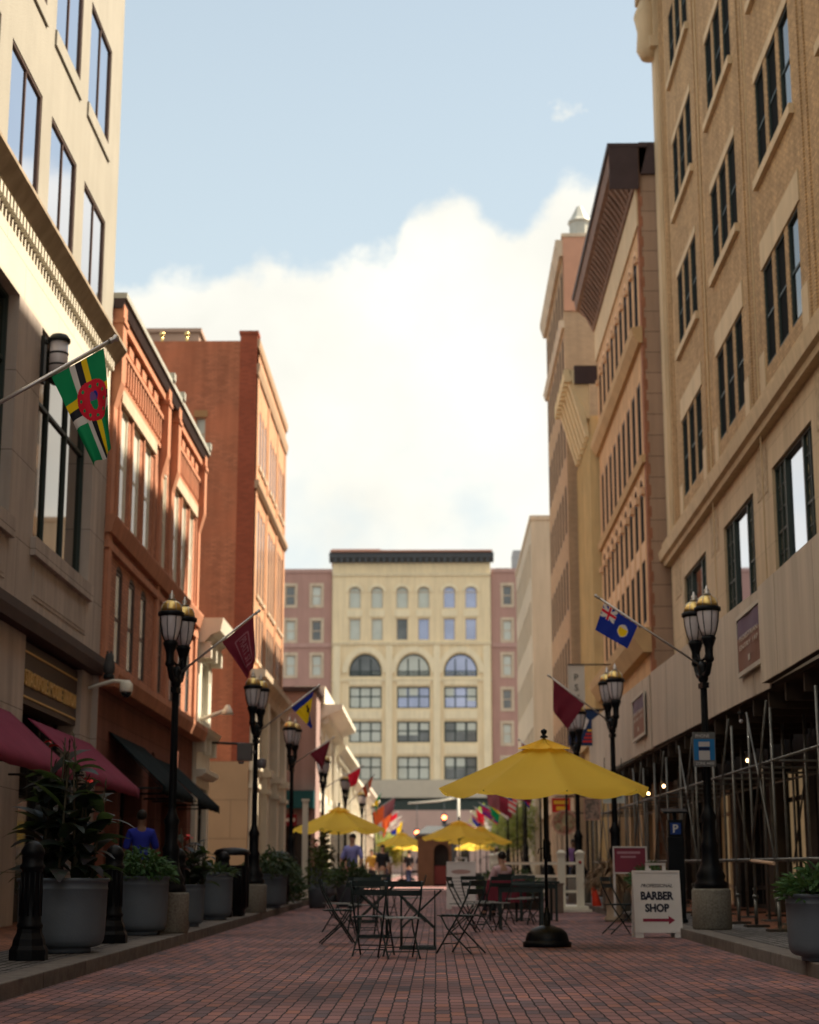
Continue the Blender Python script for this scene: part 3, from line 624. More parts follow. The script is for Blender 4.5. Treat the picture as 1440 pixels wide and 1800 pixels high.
def lowfront(y0, y1, zt, X, m, label, over=.45, name='white_shop_building', seed=1):
    rnd = random.Random(seed); b = bldg(label, 'building', X, y0, name); F = FL(X) if X < 0 else FR(X); hs = []; n = max(2, int((y1-y0)/3.2)); w = (y1-y0)/n; g = gz(y0)+.2
    two = zt > 7.2
    for i in range(n):
        a = y0+i*w
        hs.append((a+.45, a+w-.45, -.3, g+2.9))
        if two: hs += [(a+.5, a+w/2-.12, g+4.2, zt-1.1, .25), (a+w/2+.12, a+w-.5, g+4.2, zt-1.1, .25)]
    mb = MB(); wall(mb, F, y0, y1, -.3, zt, hs, .25); shell(mb, F, y0, y1, -.3, zt, 10)
    mb.build('wall', m, b)
    for h in hs: window(b, F, (h[0], h[1], max(h[2], g), h[3])+tuple(h[4:]), .2, m_whitep if rnd.random() < .6 else m_blackb, rnd.choice([m_gloom, m_blind, m_shop]), 2 if h[2] < 0 else 1, 1, .08, name='window' if h[2] > 0 else 'shop_front')
    mb = MB(); band(mb, F, y0-.1, y1+.1, [(zt-.6, 0), (zt-.6, .1), (zt-.35, over*.5), (zt-.1, over), (zt+.1, over), (zt+.12, 0)]); band(mb, F, y0, y1, [(g+3.2, 0), (g+3.2, .15), (g+3.7, .22), (g+3.7, 0)])
    k = y0+.1
    while k < y1: mb.fb(F, k, k+.16, zt-.75, zt-.36, 0, over*.45); k += .8
    mb.build('cornice', m if m is not m_whitep else m_whitep, b)
    mb = MB()
    for i in range(n+1): a = min(y1-.2, max(y0+.2, y0+i*w)); mb.fb(F, a-.2, a+.2, -.3, zt-.6, 0, .12)
    build_each(mb, 'pilaster', m, b); roof(b, F, y0, y1, zt, 10); return b
b = lowfront(77.6, 90, 9.0, -5.4, m_whitep, 'white building with deep overhanging cornice, left side beyond the mauve shop', 1.15, seed=3)
q = MB(); band(q, FL(-5.4), 77.3, 90.2, [(9.15, -1), (9.15, .35), (9.9, .35), (9.9, -1)]); q.build('parapet', m_whitep, b)
lowfront(90.3, 106, 8.2, -5.35, m_whitep, 'second white shop building on the left, lower, beyond the deep cornice', .6, seed=4)
lowfront(106.2, 124, 7.4, -5.3, m_whitep, 'third white shop building on the left, farther down the street', .5, seed=5)
lowfront(124.2, 146, 8.0, -5.3, M('cream_wall', (.62, .55, .45), .85, .08), 'cream shop building farthest down the left side of the street', .5, seed=6)

# ================================================================== CENTRE: cream seven-storey front closing the street
YC = 180; F = FC(YC)
b = bldg('cream seven-storey building with three big arches closing the end of the street', 'building', -2.6, YC, 'arcaded_building')
def cx_(px, py=1200): return PY(px, py, YC).x
def cz_(py, px=720): return PY(px, py, YC).z
U0, U1 = cx_(585, 990), cx_(862, 990)
hs = []; spec = []
for i, cxp in enumerate((624, 663, 707, 745, 790, 828)):
    hs.append((cx_(cxp-10.5, 1050), cx_(cxp+10.5, 1050), cz_(1069), cz_(1030), True)); spec.append((1, 1, [m_blind, m_blind, m_blind, m_blind, m_skyg, m_skyg][i]))
    hs.append((cx_(cxp-10, 1100), cx_(cxp+10, 1100), cz_(1125), cz_(1087))); spec.append((1, 1, [m_blind, m_blind, m_gloom, m_skyg, m_skyg, m_skyg][i]))
big = [(614, 671), (698, 756), (781, 839)]
for r_, (yt, yb) in enumerate([(1149, 1189), (1207, 1245), (1268, 1305), (1330, 1371)]):
    for i, (xa, xb) in enumerate(big):
        hs.append((cx_(xa, yt), cx_(xb, yt), cz_(yb), cz_(yt))+((cz_(1152)-cz_(1183),) if r_ == 0 else ())); spec.append((3, 2, [[m_gloom, m_blind, m_skyg], [m_blind, m_skyg, m_skyg], [m_blind, m_gloom, m_gloom], [m_blind, m_blind, m_gloom]][r_][i]))
mb = MB(); wall(mb, F, U0, U1, cz_(1371), cz_(986), hs, .35); shell(mb, F, U0, U1, 0, cz_(986), 20); mb.build('wall', m_cream, b)
rnd = random.Random(2)
for h, (c_, r_, pm) in zip(hs, spec):
    w = window(b, F, h, .3, m_dgreen if c_ == 3 else m_sand, pm, c_, r_, .13 if c_ == 3 else .08, None, rail=[.55] if r_ == 2 else None)
    if c_ == 3: # some sashes show a drawn blind
        q = MB(); sp = h[3]-(h[4] if len(h) > 4 else 0)
        for k in range(3):
            if rnd.random() < .75: u = h[0]+(h[1]-h[0])*k/3; hh = rnd.choice([.4, .5, .65]); q.fb(F, u+.14, u+(h[1]-h[0])/3-.14, h[2]+(sp-h[2])*(1-hh), sp-.14, -.28, -.268)
        if q.v: q.build('blind', m_blind, w)
mb = MB(); g0 = gz(YC)
band(mb, F, U0-.1, U1+.1, [(cz_(1371)-1.85, 0), (cz_(1371)-1.85, .3), (cz_(1371)-.02, .5), (cz_(1371), .5), (cz_(1371), 0)]); mb.build('belt_course', M('grey_stone_belt', (.50, .45, .36), .85, .06), b)
mb = MB()
for z, d in ((cz_(1128), .25), (cz_(1190)-.15, .2), (cz_(1007), .25)): band(mb, F, U0, U1, [(z-.35, 0), (z-.35, d*.6), (z-.05, d), (z, 0)])
for xa, xb in big: # archivolts and sill panels
    a, c_ = cx_(xa, 1160), cx_(xb, 1160); sp = cz_(1183); P = arcpts(a-.15, c_+.15, sp, cz_(1149)-sp+.15, 14); Q = arcpts(a-.75, c_+.75, sp, cz_(1149)-sp+.75, 14)
    for k in range(14): mb.hexa([F(*P[k], 0), F(*P[k+1], 0), F(*Q[k+1], 0), F(*Q[k], 0), F(*P[k], .18), F(*P[k+1], .18), F(*Q[k+1], .18), F(*Q[k], .18)])
    for yt, yb in ((1192, 1204), (1249, 1264), (1309, 1326)): mb.fb(F, cx_(xa, 1200), cx_(xb, 1200), cz_(yb), cz_(yt), 0, .12)
for cxp in (624, 663, 707, 745, 790, 828):
    a, c_ = cx_(cxp-12, 1050), cx_(cxp+12, 1050); P = arcpts(a, c_, cz_(1041), .6, 8); Q = arcpts(a-.25, c_+.25, cz_(1041), .95, 8)
    for k in range(8): mb.hexa([F(*P[k], 0), F(*P[k+1], 0), F(*Q[k+1], 0), F(*Q[k], 0), F(*P[k], .12), F(*P[k+1], .12), F(*Q[k+1], .12), F(*Q[k], .12)])
    mb.fb(F, a-.1, c_+.1, cz_(1084), cz_(1072), 0, .1)
mb.build('stone_trim', m_creamt, b)
mb = MB()
for xp in (592, 684, 768, 856): mb.fb(F, cx_(xp-6, 1200), cx_(xp+6, 1200), cz_(1371), cz_(1135), 0, .22)
build_each(mb, 'pilaster', m_creamt, b)
mb = MB(); zc = cz_(986); band(mb, F, U0-.35, U1+.35, [(zc-.2, 0), (zc-.2, .2), (zc+.1, .5), (zc+.25, .8), (zc+.75, .95), (zc+.8, 0)]); 
for k in range(26): u_ = U0+(U1-U0)*(k+.5)/26; mb.fb(F, u_-.1, u_+.1, zc-.25, zc+.2, .0, .7)
mb.build('cornice', m_slate, b)
mb = MB(); band(mb, F, U0-.2, U1+.2, [(zc+.8, -.5), (zc+.8, 1.35), (zc+.95, 1.35), (zc+.95, -.5)]); mb.box(U0-.3, U0+5, YC+3, YC+7, zc, zc+1.9); mb.build('coping', M('pale_red_tile', (.50, .26, .19), .8), b)
roof(b, F, U0, U1, zc+.4, 20)
zt = cz_(1371)-1.85
gh = [(cx_(641+i*23.5, 1430), cx_(641+i*23.5+20.5, 1430), g0+7.6, zt-.2) for i in range(6)]+[(cx_(800+i*22, 1430), cx_(819+i*22, 1430), g0+7.6, zt-.2) for i in range(3)]+[(cx_(593+i*22, 1430), cx_(611+i*22, 1430), g0+7.6, zt-.2) for i in range(2)]
mb = MB(); wall(mb, F, U0, U1, g0+6.6, zt, gh, .3, 0); mb.build('glazed_storey_wall', m_dgreen, b)
for i, h in enumerate(gh): window(b, F, h, .25, m_dgreen, m_blind if i % 4 != 3 else m_gloom, 1, 2, .1)
mb = MB(); wall(mb, F, U0, U1, -1, g0+6.6, [(-.6, 3.4, g0-.2, g0+5.2, True)], .6); mb.build('base_wall', M('rose_stone_base', (.48, .33, .28), .85, .08, .6), b)
window(b, F, (-.6, 3.4, g0+.1, g0+5.2, True), .5, m_darkmet, m_shop, 3, 1, .15, rail=[.7], name='arched_entrance')

for nm, ua, ub, lab in (('l', cx_(480, 1005)-12, U0-.05, 'plum brick wing with pale window surrounds, left of the cream building'), ('r', U1+.05, cx_(940, 1005)+14, 'plum brick wing with pale window surrounds, right of the cream building')):
    b = bldg(lab, 'building', (ua+ub)/2, YC+.3, 'brick_wing'); Fw = FC(YC+.3); hs = []
    xs = [(502, 519), (548, 565)] if nm == 'l' else [(884, 900)]
    for yt, yb in ((1029, 1063), (1090, 1125), (1151, 1187), (1212, 1246), (1272, 1307), (1333, 1368)):
        for xa, xb in xs: hs.append((cx_(xa, yt), cx_(xb, yt), cz_(yb), cz_(yt)))
    mb = MB(); zt_ = cz_(1004); wall(mb, Fw, ua, ub, -1, zt_, hs, .25); shell(mb, Fw, ua, ub, 0, zt_, 18); mb.build('wall', m_mauve, b)
    for i, h in enumerate(hs):
        w = window(b, Fw, h, .2, m_sand, m_gloom if (i*7+3) % 3 == 0 else m_blind, 1, 2, .1)
        q = MB(); q.fb(Fw, h[0]-.25, h[0]-.003, h[2]-.25, h[3]+.3, 0, .06); q.fb(Fw, h[1]+.003, h[1]+.25, h[2]-.25, h[3]+.3, 0, .06); q.fb(Fw, h[0], h[1], h[3]+.003, h[3]+.3, 0, .06); q.fb(Fw, h[0], h[1], h[2]-.25, h[2]-.003, 0, .06); q.build('surround', m_sand, w)
    mb = MB(); z = cz_(1133); band(mb, Fw, ua, ub, [(z-.25, 0), (z-.25, .12), (z+.2, .15), (z+.2, 0)]); band(mb, Fw, ua, ub, [(zt_-.1, 0), (zt_-.1, .12), (zt_+.3, .15), (zt_+.3, -.3)]); mb.build('string_courses', M('plum_trim', (.45, .28, .24), .85), b); roof(b, Fw, ua, ub, zt_, 18)
q = MB(); q.box(6.6, 8.2, 186, 190, 33.8, 35.4); q.box(8.6, 12, 187, 191, 33.8, 37.6)
tag(q.build('rooftop_plant_room', M('grey_brick_roofhouse', (.33, .33, .34), .85)), 'grey rooftop plant room above the right plum brick wing', 'plant room')

# ================================================================== RIGHT 1: tan brick tower over buff limestone floors
XR = 6.6; F = FR(XR)
b = bldg('tall tan brick building with triple windows above buff limestone floors, at right edge', 'building', XR, 34, 'brick_office_tower')
bays = [(29.25, 32.6), (35.05, 38.35), (40.85, 44.15), (23.4, 26.8), (17.6, 21.0)]
tw = []; 
for a, c in bays:
    n = 3; w = (c-a-.6)/3
    for z0, z1 in [(11.1, 13.15), (15.1, 17.2), (19.05, 21.1), (23.0, 25.0)]:
        for k in range(3): x = a+k*(w+.3); tw.append((x, x+w, z0, z1))
Y1e = 47.15
mb = MB(); wall(mb, F, -12, Y1e, 10.45, 27.6, tw, .07); shell(mb, F, -12, Y1e, -.3, 27.6, 16); mb.build('upper_wall', m_tanb, b)  # the unseen near stretch is added to shade the street
tw.sort(key=lambda h: h[0] < 28)
for h in tw:
    if h[0] < 28 and h[2] > 20: continue
    window(b, F, h, .065, m_dgreen, m_void if (int(h[0]*7) % 4) else m_glass, 1, 1, .05, None, rail=[.5])
mb = MB()
for a, c in bays:
    for z0, z1 in [(15.1, 17.2), (19.05, 21.1), (23.0, 25.0)]: mb.fb(F, a-.15, c+.15, z0-.2, z0-.003, 0, .10)
    for z1 in (17.2, 21.1): mb.fb(F, a-.05, c+.05, z1+.003, z1+.22, 0, .02)
    mb.fb(F, a-.25, c+.1, 13.153, 13.75, 0, .03); mb.fb(F, c+.1, c+.62, 10.6, 11.5, 0, .03); mb.fb(F, a-.62, a-.1, 10.6, 11.5, 0, .032)
build_each(mb, 'stone_band', m_tanp, b)
mb = MB()
for y in (33.75, 39.6, 45.35, 28.1, 22.2): 
    mb.fb(F, y-.09, y-.03, 10.5, 27, 0, .03); mb.fb(F, y+.35, y+.41, 10.5, 27, 0, .03)
build_each(mb, 'brick_strip', m_tanb, b)
mb = MB(); mb.fb(F, 46.25, 47.22, 10.5, 25.2, -.2, .05); mb.fb(F, 46.4, 47.1, 10.5, 25.2, 0, .09)
mb.build('corner_pilaster', m_tanp, b)
mb = MB()
for z, d, hgt in ((25.2, .25, .35), (25.55, .12, 1.6), (27.1, .5, .5), (27.6, .8, .5)): mb.fb(F, 46.2, 47.15+d*.6, z, z+hgt, -.2, d)
band(mb, F, -12, 46.2, [(27.1, 0), (27.1, .3), (27.6, .8), (28.1, .85), (28.1, 0)]); mb.lathe([(.2, 25.0), (.34, 25.3), (.3, 25.9), (.4, 26.4), (.2, 26.9)], F(46.7, 0, .25), 10); mb.build('cornice', m_tanp, b)
mb = MB(); band(mb, F, -12, Y1e+.3, [(9.8, 0), (9.8, .18), (9.92, .2), (9.95, .3), (10.18, .34), (10.22, .2), (10.42, .24), (10.5, .12), (10.5, 0)]); mb.build('belt_cornice', m_tanp, b)
lw = [(a-.05, c+.1, 5.6, 9.05) for a, c in [(29.1, 32.55), (34.75, 38.3), (41.1, 44.7), (23.4, 26.9), (17.8, 21.2)]]
mb = MB(); wall(mb, F, -12, Y1e, 4.6, 9.8, lw, .14); mb.fb(F, -12, Y1e, 4.3, 4.6, -.3, .08); mb.build('limestone_storey', m_tans, b)
m_cas = M('leaded_casement_glass', (.33, .27, .15), .2, .5, 3, col2=(.05, .05, .04), coat=.5)
for a, c, z0, z1 in lw:
    s1, s2 = a+(c-a)*.28, a+(c-a)*.74
    window(b, F, (a, s1, z0, z1), .13, m_dgreen, m_cas, 2, 2, .05, rail=[.62], grid=(a+.05, s1-.05, 4, 8))
    window(b, F, (s1, s2, z0, z1), .13, m_dgreen, m_mirror, 1, 1, .05)
    window(b, F, (s2, c, z0, z1), .13, m_dgreen, m_cas, 2, 2, .05, rail=[.62], grid=(s2+.05, c-.05, 4, 8))
mb = MB()
for y in (33.2, 39.2, 45.4, 27.6, 21.8): mb.fb(F, y-.1, y+1.0, 8.7, 9.72, 0, .012)
build_each(mb, 'carved_panel', m_relief, b)
gh = [(14.6, 18.2), (19.2, 22.2), (23.2, 26.4), (27.4, 30.2), (31.2, 34.2), (35.2, 38.0), (39.0, 42.0), (43.0, 46.2)]
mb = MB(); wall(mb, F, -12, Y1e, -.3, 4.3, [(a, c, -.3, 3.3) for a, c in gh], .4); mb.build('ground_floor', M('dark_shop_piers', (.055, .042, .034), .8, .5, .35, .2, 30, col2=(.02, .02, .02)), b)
m_shopglow = M('shop_reflection_glow', (.30, .22, .14), .5, .9, 1.1, col2=(.02, .03, .02), emit=(1, .66, .34, .06))  # faint glow and mottling stand in for reflections and daylight beyond
for k_, (a, c) in enumerate(gh): window(b, F, (a, c, gz(a)+.16, 3.3), .35, m_blackb if k_ % 4 != 2 else m_sand, m_shopglow if k_ % 2 == 0 else m_shop, 3, 1, .09, rail=[.16, .78], name='shop_front')  # some frames coloured pale to imitate bright strips of reflected light
roof(b, F, -12, Y1e, 27.6, 16)
mb = MB()
for y in (33.0, 39.0): mb.tube([F(y, 5.2, .12), F(y, 27.0, .12)], .018, 6)
build_each(mb, 'downpipe', m_tanp, b)

# ================================================================== RIGHT 2: pink terracotta with heavy dark cornice
XB = 6.0; F = FR(XB); Ya, Yb = 47.3, 60.7
b = bldg('pink terracotta building with a deep dark bracketed cornice, right side of the street', 'building', XB, Ya, 'terracotta_building')
n = 9; pw = (Yb-Ya-.9)/n; cols = [(Ya+.5+i*pw+.24, Ya+.5+(i+1)*pw-.24) for i in range(n)]
hs = [(a, c, 8.4, 12.6, True) for a, c in cols]+[(a, c, 13.2, 15.5) for a, c in cols]+[(a, c, 17.2, 19.5, True) for a, c in cols]
mb = MB(); wall(mb, F, Ya, Yb, 6.2, 20.0, hs, .03); shell(mb, F, Ya+.3, Yb, -.3, 21.4, 14, sides=(0, 1)); mb.build('front_wall', m_pink, b)
for h in hs: window(b, F, h, .028, m_brnframe, m_void, 1, 1, .06, None, rail=[.5])
mb = MB()
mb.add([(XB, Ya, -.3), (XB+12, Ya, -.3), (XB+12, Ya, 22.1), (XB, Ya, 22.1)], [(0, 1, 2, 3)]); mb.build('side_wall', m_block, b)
mb = MB(); z = -.3; k = 0
while z < 21.2: mb.box(XB-.012, XB+(.12 if k % 2 else .07), Ya-.012, Ya+.3, z, min(21.3, z+.31)); z += .312; k += 1
mb.build('corner_quoins', M('brown_brick_edge', (.30, .13, .075), .9, .25, 5, .3, 60), b)
mb = MB()
for i in range(n+1):
    y = Ya+.5+i*pw; mb.tube([F(y, 8.3, .0), F(y, 12.0, .0)], .045, 10); mb.tube([F(y, 17.1, .0), F(y, 19.0, .0)], .04, 10); mb.fb(F, y-.1, y+.1, 13.1, 15.6, 0, .03); mb.fb(F, y-.15, y+.15, 12.003, 12.2, 0, .12); mb.fb(F, y-.13, y+.13, 19.003, 19.15, 0, .1)
build_each(mb, 'column', M('pale_pink_terracotta', (.66, .42, .25), .85, .12, 1.5, .3, 30), b); mb = MB()
for a, c in cols:
    for zz, t_ in ((12.6, .02), (19.5, .02)):
        r_ = (c-a)/2; P = arcpts(a, c, zz-r_, r_, 8); Q = arcpts(a-.14, c+.14, zz-r_, r_+.14, 8)
        for k in range(8): mb.hexa([F(*P[k], 0), F(*P[k+1], 0), F(*Q[k+1], 0), F(*Q[k], 0), F(*P[k], t_), F(*P[k+1], t_), F(*Q[k+1], t_), F(*Q[k], t_)])
    mb.fb(F, a+.01, c-.01, 10.2, 10.75, -.02, .0)
mb.build('arch_mouldings', M('pale_pink_terracotta', (.66, .42, .25), .85, .12, 1.5, .3, 30), b)
mb = MB()
band(mb, F, Ya-.05, Yb, [(16.4, 0), (16.4, .12), (16.65, .28), (16.85, .32), (16.9, 0)]); band(mb, F, Ya, Yb, [(12.85, 0), (12.85, .1), (13.05, .16), (13.1, 0)]); band(mb, F, Ya-.05, Yb, [(7.4, 0), (7.4, .25), (7.8, .5), (8.05, .55), (8.1, 0)]); band(mb, F, Ya, Yb, [(6.1, 0), (6.1, .3), (6.5, .4), (6.5, 0)])
mb.build('string_courses', M('ochre_stone', (.50, .33, .17), .85, .12, 1.5, .25, 30), b)
mb = MB(); band(mb, F, Ya, Yb, [(20.0, 0), (20.0, .06), (21.3, .06), (21.3, 0)]); mb.build('frieze', m_tanp, b)
mb = MB(); band(mb, F, Ya-.1, Yb+.05, [(21.2, 0), (21.2, .12), (21.55, .3), (21.7, .34), (21.95, .62), (22.0, .74), (22.42, .80), (22.42, -.3)])
y = Ya
while y < Yb-.2:
    mb.hexa([F(y, 21.3, .1), F(y+.17, 21.3, .1), F(y+.17, 21.3, .22), F(y, 21.3, .22), F(y, 21.93, .1), F(y+.17, 21.93, .1), F(y+.17, 21.93, .64), F(y, 21.93, .64)]); y += .46
mb.build('cornice', m_brnmet, b)
mb = MB(); band(mb, F, Ya-.15, Yb+.1, [(22.425, -.3), (22.425, .86), (22.55, .88), (22.55, -.3)]); mb.fb(F, Ya-.14, Ya-.105, 21.1, 22.42, -.02, .84); mb.box(XB+.05, XB+1.0, Ya-.1, Ya+.3, 21.6, 22.6)
mb.build('gutter', m_darkmet, b)
lh = [(a, c, 1.0, 5.3, True) for a, c in ((48.2, 50.6), (51.4, 53.8), (54.6, 57.0), (57.8, 60.0))]
mb = MB(); wall(mb, F, Ya, Yb, -.3, 6.1, lh, .5); mb.build('arcade', M('ochre_arcade', (.48, .32, .18), .85, .12, 1.5, .25, 30), b)
for h in lh: window(b, F, h, .45, m_brnframe, m_shop, 2, 1, .1, rail=[.7], name='shop_front')
roof(b, F, Ya, Yb, 21.3, 14)

# ================================================================== RIGHT 3: narrow yellow terracotta
XC = 5.7; F = FR(XC); Ya, Yb = 60.85, 66.3
b = bldg('narrow yellow terracotta building with ribbed front and coved cornice', 'building', XC, Ya, 'ribbed_building')
cols = [(Ya+.35+i*.88, Ya+.35+i*.88+.42) for i in range(6)]; hs = [(a, c, z, z1) for a, c in cols for z, z1 in ((6.9, 9.6), (10.2, 13.1), (13.7, 16.9))]
mb = MB(); wall(mb, F, Ya, Yb, -.3, 18.0, hs+[(a-.1, a+1.4, -.3, 4.2) for a in (61.3, 63.2, 64.9)], .05); shell(mb, F, Ya, Yb, -.3, 18.0, 14); mb.build('wall', m_yel, b)
for h in hs: window(b, F, h, .045, m_brnframe, m_void, 1, 1, .04, rail=[.5])
for a in (61.3, 63.2, 64.9): window(b, F, (a-.1, a+1.4, .9, 4.2), .045, m_blackb, m_shop, 2, 1, .08, name='shop_front')
mb = MB()
for i in range(7): y = Ya+.12+i*.88; mb.fb(F, y-.09, y-.02, 6.6, 17.2, 0, .05); mb.fb(F, y+.02, y+.09, 6.6, 17.2, 0, .05)
build_each(mb, 'rib', m_yel, b)
mb = MB(); band(mb, F, Ya, Yb, [(17.9, 0), (17.9, .1), (18.4, .2), (19.0, .5), (19.4, .66), (19.75, .7), (19.75, 0)])
y = Ya
while y < Yb:
    mb.fb(F, y, y+.26, 19.30, 19.78, .66, .92); y += .62
q = MB(); y = Ya+.1
while y < Yb-.2:
    q.hexa([F(y, 17.2, .02), F(y+.34, 17.2, .02), F(y+.34, 17.25, .16), F(y, 17.25, .16), F(y, 19.2, .3), F(y+.34, 19.2, .3), F(y+.34, 19.3, .74), F(y, 19.3, .74)]); y += .86
build_each(q, 'cornice_bracket', M('cream_terracotta', (.66, .52, .31), .85, .1, 1.5, .25, 30), b)
band(mb, F, Ya, Yb, [(6.0, 0), (6.0, .2), (6.5, .35), (6.5, 0)]); mb.build('cornice', M('cream_terracotta', (.66, .52, .31), .85, .1, 1.5, .25, 30), b)
mb = MB(); mb.fb(F, Ya-.1, Ya-.02, 19.2, 19.9, -.8, .55); mb.build('gutter_box', m_darkmet, b); roof(b, F, Ya, Yb, 18, 14)

# ================================================================== RIGHT 4: taller buff brick
XD = 5.28; F = FR(XD); Ya, Yb = 66.5, 77.4
b = bldg('buff brick building rising behind the yellow terracotta one, with urn at its corner', 'building', XD, Ya, 'buff_brick_building')
cols = [(Ya+.7+i*1.5, Ya+1.5+i*1.5) for i in range(7)]
hs = [(a, c, z, z+2.0) for a, c in cols for z in (5.6, 8.7, 11.8, 14.9, 18.0, 21.1, 24.0)]
mb = MB(); wall(mb, F, Ya, Yb, 4.6, 26.6, hs, .03); shell(mb, F, Ya+.3, Yb, -.3, 26.6, 12, sides=(0, 1)); mb.build('front_wall', m_r4, b)
for h in hs: window(b, F, h, .028, m_brnframe, m_void, 1, 1, .05, rail=[.5])
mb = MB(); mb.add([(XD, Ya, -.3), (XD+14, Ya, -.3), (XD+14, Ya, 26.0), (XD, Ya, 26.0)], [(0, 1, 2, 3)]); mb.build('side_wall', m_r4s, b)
mb = MB(); mb.fb(FC(Ya), XD, XD+14, 24.0, 27.2, -.3, .06); mb.build('salmon_parapet', M('salmon_render', (.50, .27, .18), .85, .08), b)
mb = MB(); band(mb, F, Ya, Yb, [(26.4, 0), (26.4, .15), (26.9, .3), (27.1, .3), (27.1, 0)]); band(mb, F, Ya, Yb, [(23.3, 0), (23.3, .1), (23.6, .2), (23.6, 0)]); band(mb, F, Ya, Yb, [(4.5, 0), (4.5, .15), (4.9, .3), (4.9, 0)])
mb.box(XD-.05, XD+14, Ya-.1, Ya+.3, 27.2, 27.35); mb.build('coping', m_sand, b)
mb = MB(); mb.lathe([(.45, 27.3), (.45, 27.9), (.52, 28.0), (.4, 28.15), (.12, 28.7), (0, 28.75)], (XD+.75, Ya+.4, 0), 8, sm=False); mb.lathe([(.3, 27), (.3, 27.5), (.15, 27.9), (0, 27.95)], (XD+.1, Ya+5, 0), 8); mb.build('urn', m_flash, b)
gh = [(Ya+.5+i*2.65, Ya+2.7+i*2.65, -.3, 3.9) for i in range(4)]
mb = MB(); wall(mb, F, Ya, Yb, -.3, 4.5, gh, .3); mb.build('shop_wall', m_sand, b)
for h in gh: window(b, F, (h[0], h[1], 1.0, 3.9), .28, m_blackb, m_shop, 2, 1, .08, name='shop_front')
roof(b, F, Ya, Yb, 26.4, 12)
lowfront(77.7, 84, 6.4, 5.5, m_sand, 'low sandstone shop building between the buff brick and the pale rendered one', .4, name='shop_building', seed=8)
lowfront(84.2, 91.2, 7.4, 5.6, M('warm_cream_wall', (.60, .50, .36), .85, .08), 'warm cream two storey shop next to the pale rendered building', .4, name='shop_building', seed=9)
# RIGHT 5
F = FR(5.2); Ya, Yb = 91.4, 109
b = bldg('pale rendered building with a plain blank side wall, far right side of the street', 'building', 5.2, Ya, 'rendered_building')
hs = [(Ya+1+i*1.7, Ya+2+i*1.7, z, z+1.9) for i in range(10) for z in (7.5, 11, 14.4, 17.6)]
mb = MB(); wall(mb, F, Ya, Yb, -.3, 20.6, hs, .2); shell(mb, F, Ya, Yb, -.3, 20.6, 14); mb.build('wall', m_r5, b)
for h in hs: window(b, F, h, .2, m_sand, m_blind if int(h[0]*3+h[2]) % 2 else m_gloom, 1, 1, .06, rail=[.5])
mb = MB(); mb.fb(FC(Ya), 5.15, 19.3, 20.6, 20.85, -.2, .06); mb.fb(F, Ya, Yb, 20.6, 20.85, -.2, .06); mb.build('coping', m_sand, b); roof(b, F, Ya, Yb, 20.6, 14)
lowfront(109.3, 128, 6.2, 5.4, m_sand, 'long low sandstone shop building after the pale rendered building', .4, name='shop_building', seed=11)
lowfront(128.3, 150, 6.8, 5.6, m_cream, 'cream brick shop building farthest down the right side', .4, name='shop_building', seed=12)

# ================================================================== sidewalk shed (scaffold with plywood hoarding)
XS = 4.75
shed = tag(empty('sidewalk_shed', (XS, 30, gz(30)+KERB)), 'scaffold sidewalk shed with beige plywood hoarding over the right pavement', 'scaffold')
def build_tubes(q): build_each(q, 'cross_tube', m_steel, shed)
def hoard(y0, y1, zb0, zb1, zt0, zt1, X, nm='hoarding'):
    q = MB(); n = max(1, round((y1-y0)/1.22))
    for i in range(n):
        a = y0+(y1-y0)*i/n+.004; c = y0+(y1-y0)*(i+1)/n-.004; f0 = i/n; f1 = (i+1)/n; o = random.uniform(-.006, .006)
        L = lambda p, r, f: p+(r-p)*f
        q.hexa([(X+o, a, L(zb0, zb1, f0)), (X+o, c, L(zb0, zb1, f1)), (X+o+.02, c, L(zb0, zb1, f1)), (X+o+.02, a, L(zb0, zb1, f0)), (X+o, a, L(zt0, zt1, f0)), (X+o, c, L(zt0, zt1, f1)), (X+o+.02, c, L(zt0, zt1, f1)), (X+o+.02, a, L(zt0, zt1, f0))])
    # return at the far end
    q.box(X+.003, XR-.5, y1-.03, y1-.01, zb1, zt1)
    q.build(nm, m_ply, shed)
    q = MB()
    for i in range(n*2+1): y = y0+(y1-y0)*i/(n*2); q.box(X+.03, X+.10, y-.02, y+.02, zb0+.02+(zb1-zb0)*i/n/2, zt0-.02+(zt1-zt0)*i/n/2)
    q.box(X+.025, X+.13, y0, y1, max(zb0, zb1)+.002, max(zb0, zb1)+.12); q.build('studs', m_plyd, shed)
hoard(13.5, 24.3, 3.82, 3.86, 5.2, 5.24, XS-.12); hoard(24.32, 37.8, 3.80, 4.02, 5.30, 5.66, XS); hoard(37.82, 53, 4.0, 4.22, 5.62, 5.98, XS-.03)
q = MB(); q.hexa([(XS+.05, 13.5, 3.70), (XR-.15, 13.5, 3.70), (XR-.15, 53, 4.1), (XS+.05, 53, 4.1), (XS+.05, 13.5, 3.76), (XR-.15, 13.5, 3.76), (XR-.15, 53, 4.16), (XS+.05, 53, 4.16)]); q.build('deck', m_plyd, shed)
q = MB()
k = 0; y = 13.8
while y < 53:
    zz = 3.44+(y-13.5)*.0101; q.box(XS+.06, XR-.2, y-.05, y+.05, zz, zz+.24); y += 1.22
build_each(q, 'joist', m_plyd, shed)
ys = [15.2, 17.2, 19.1, 21.4, 24.4, 26.15, 27.64, 29.6, 31.6, 33.6, 35.6, 37.6, 39.6, 41.6, 43.6, 45.6, 48, 50.4, 52.6]
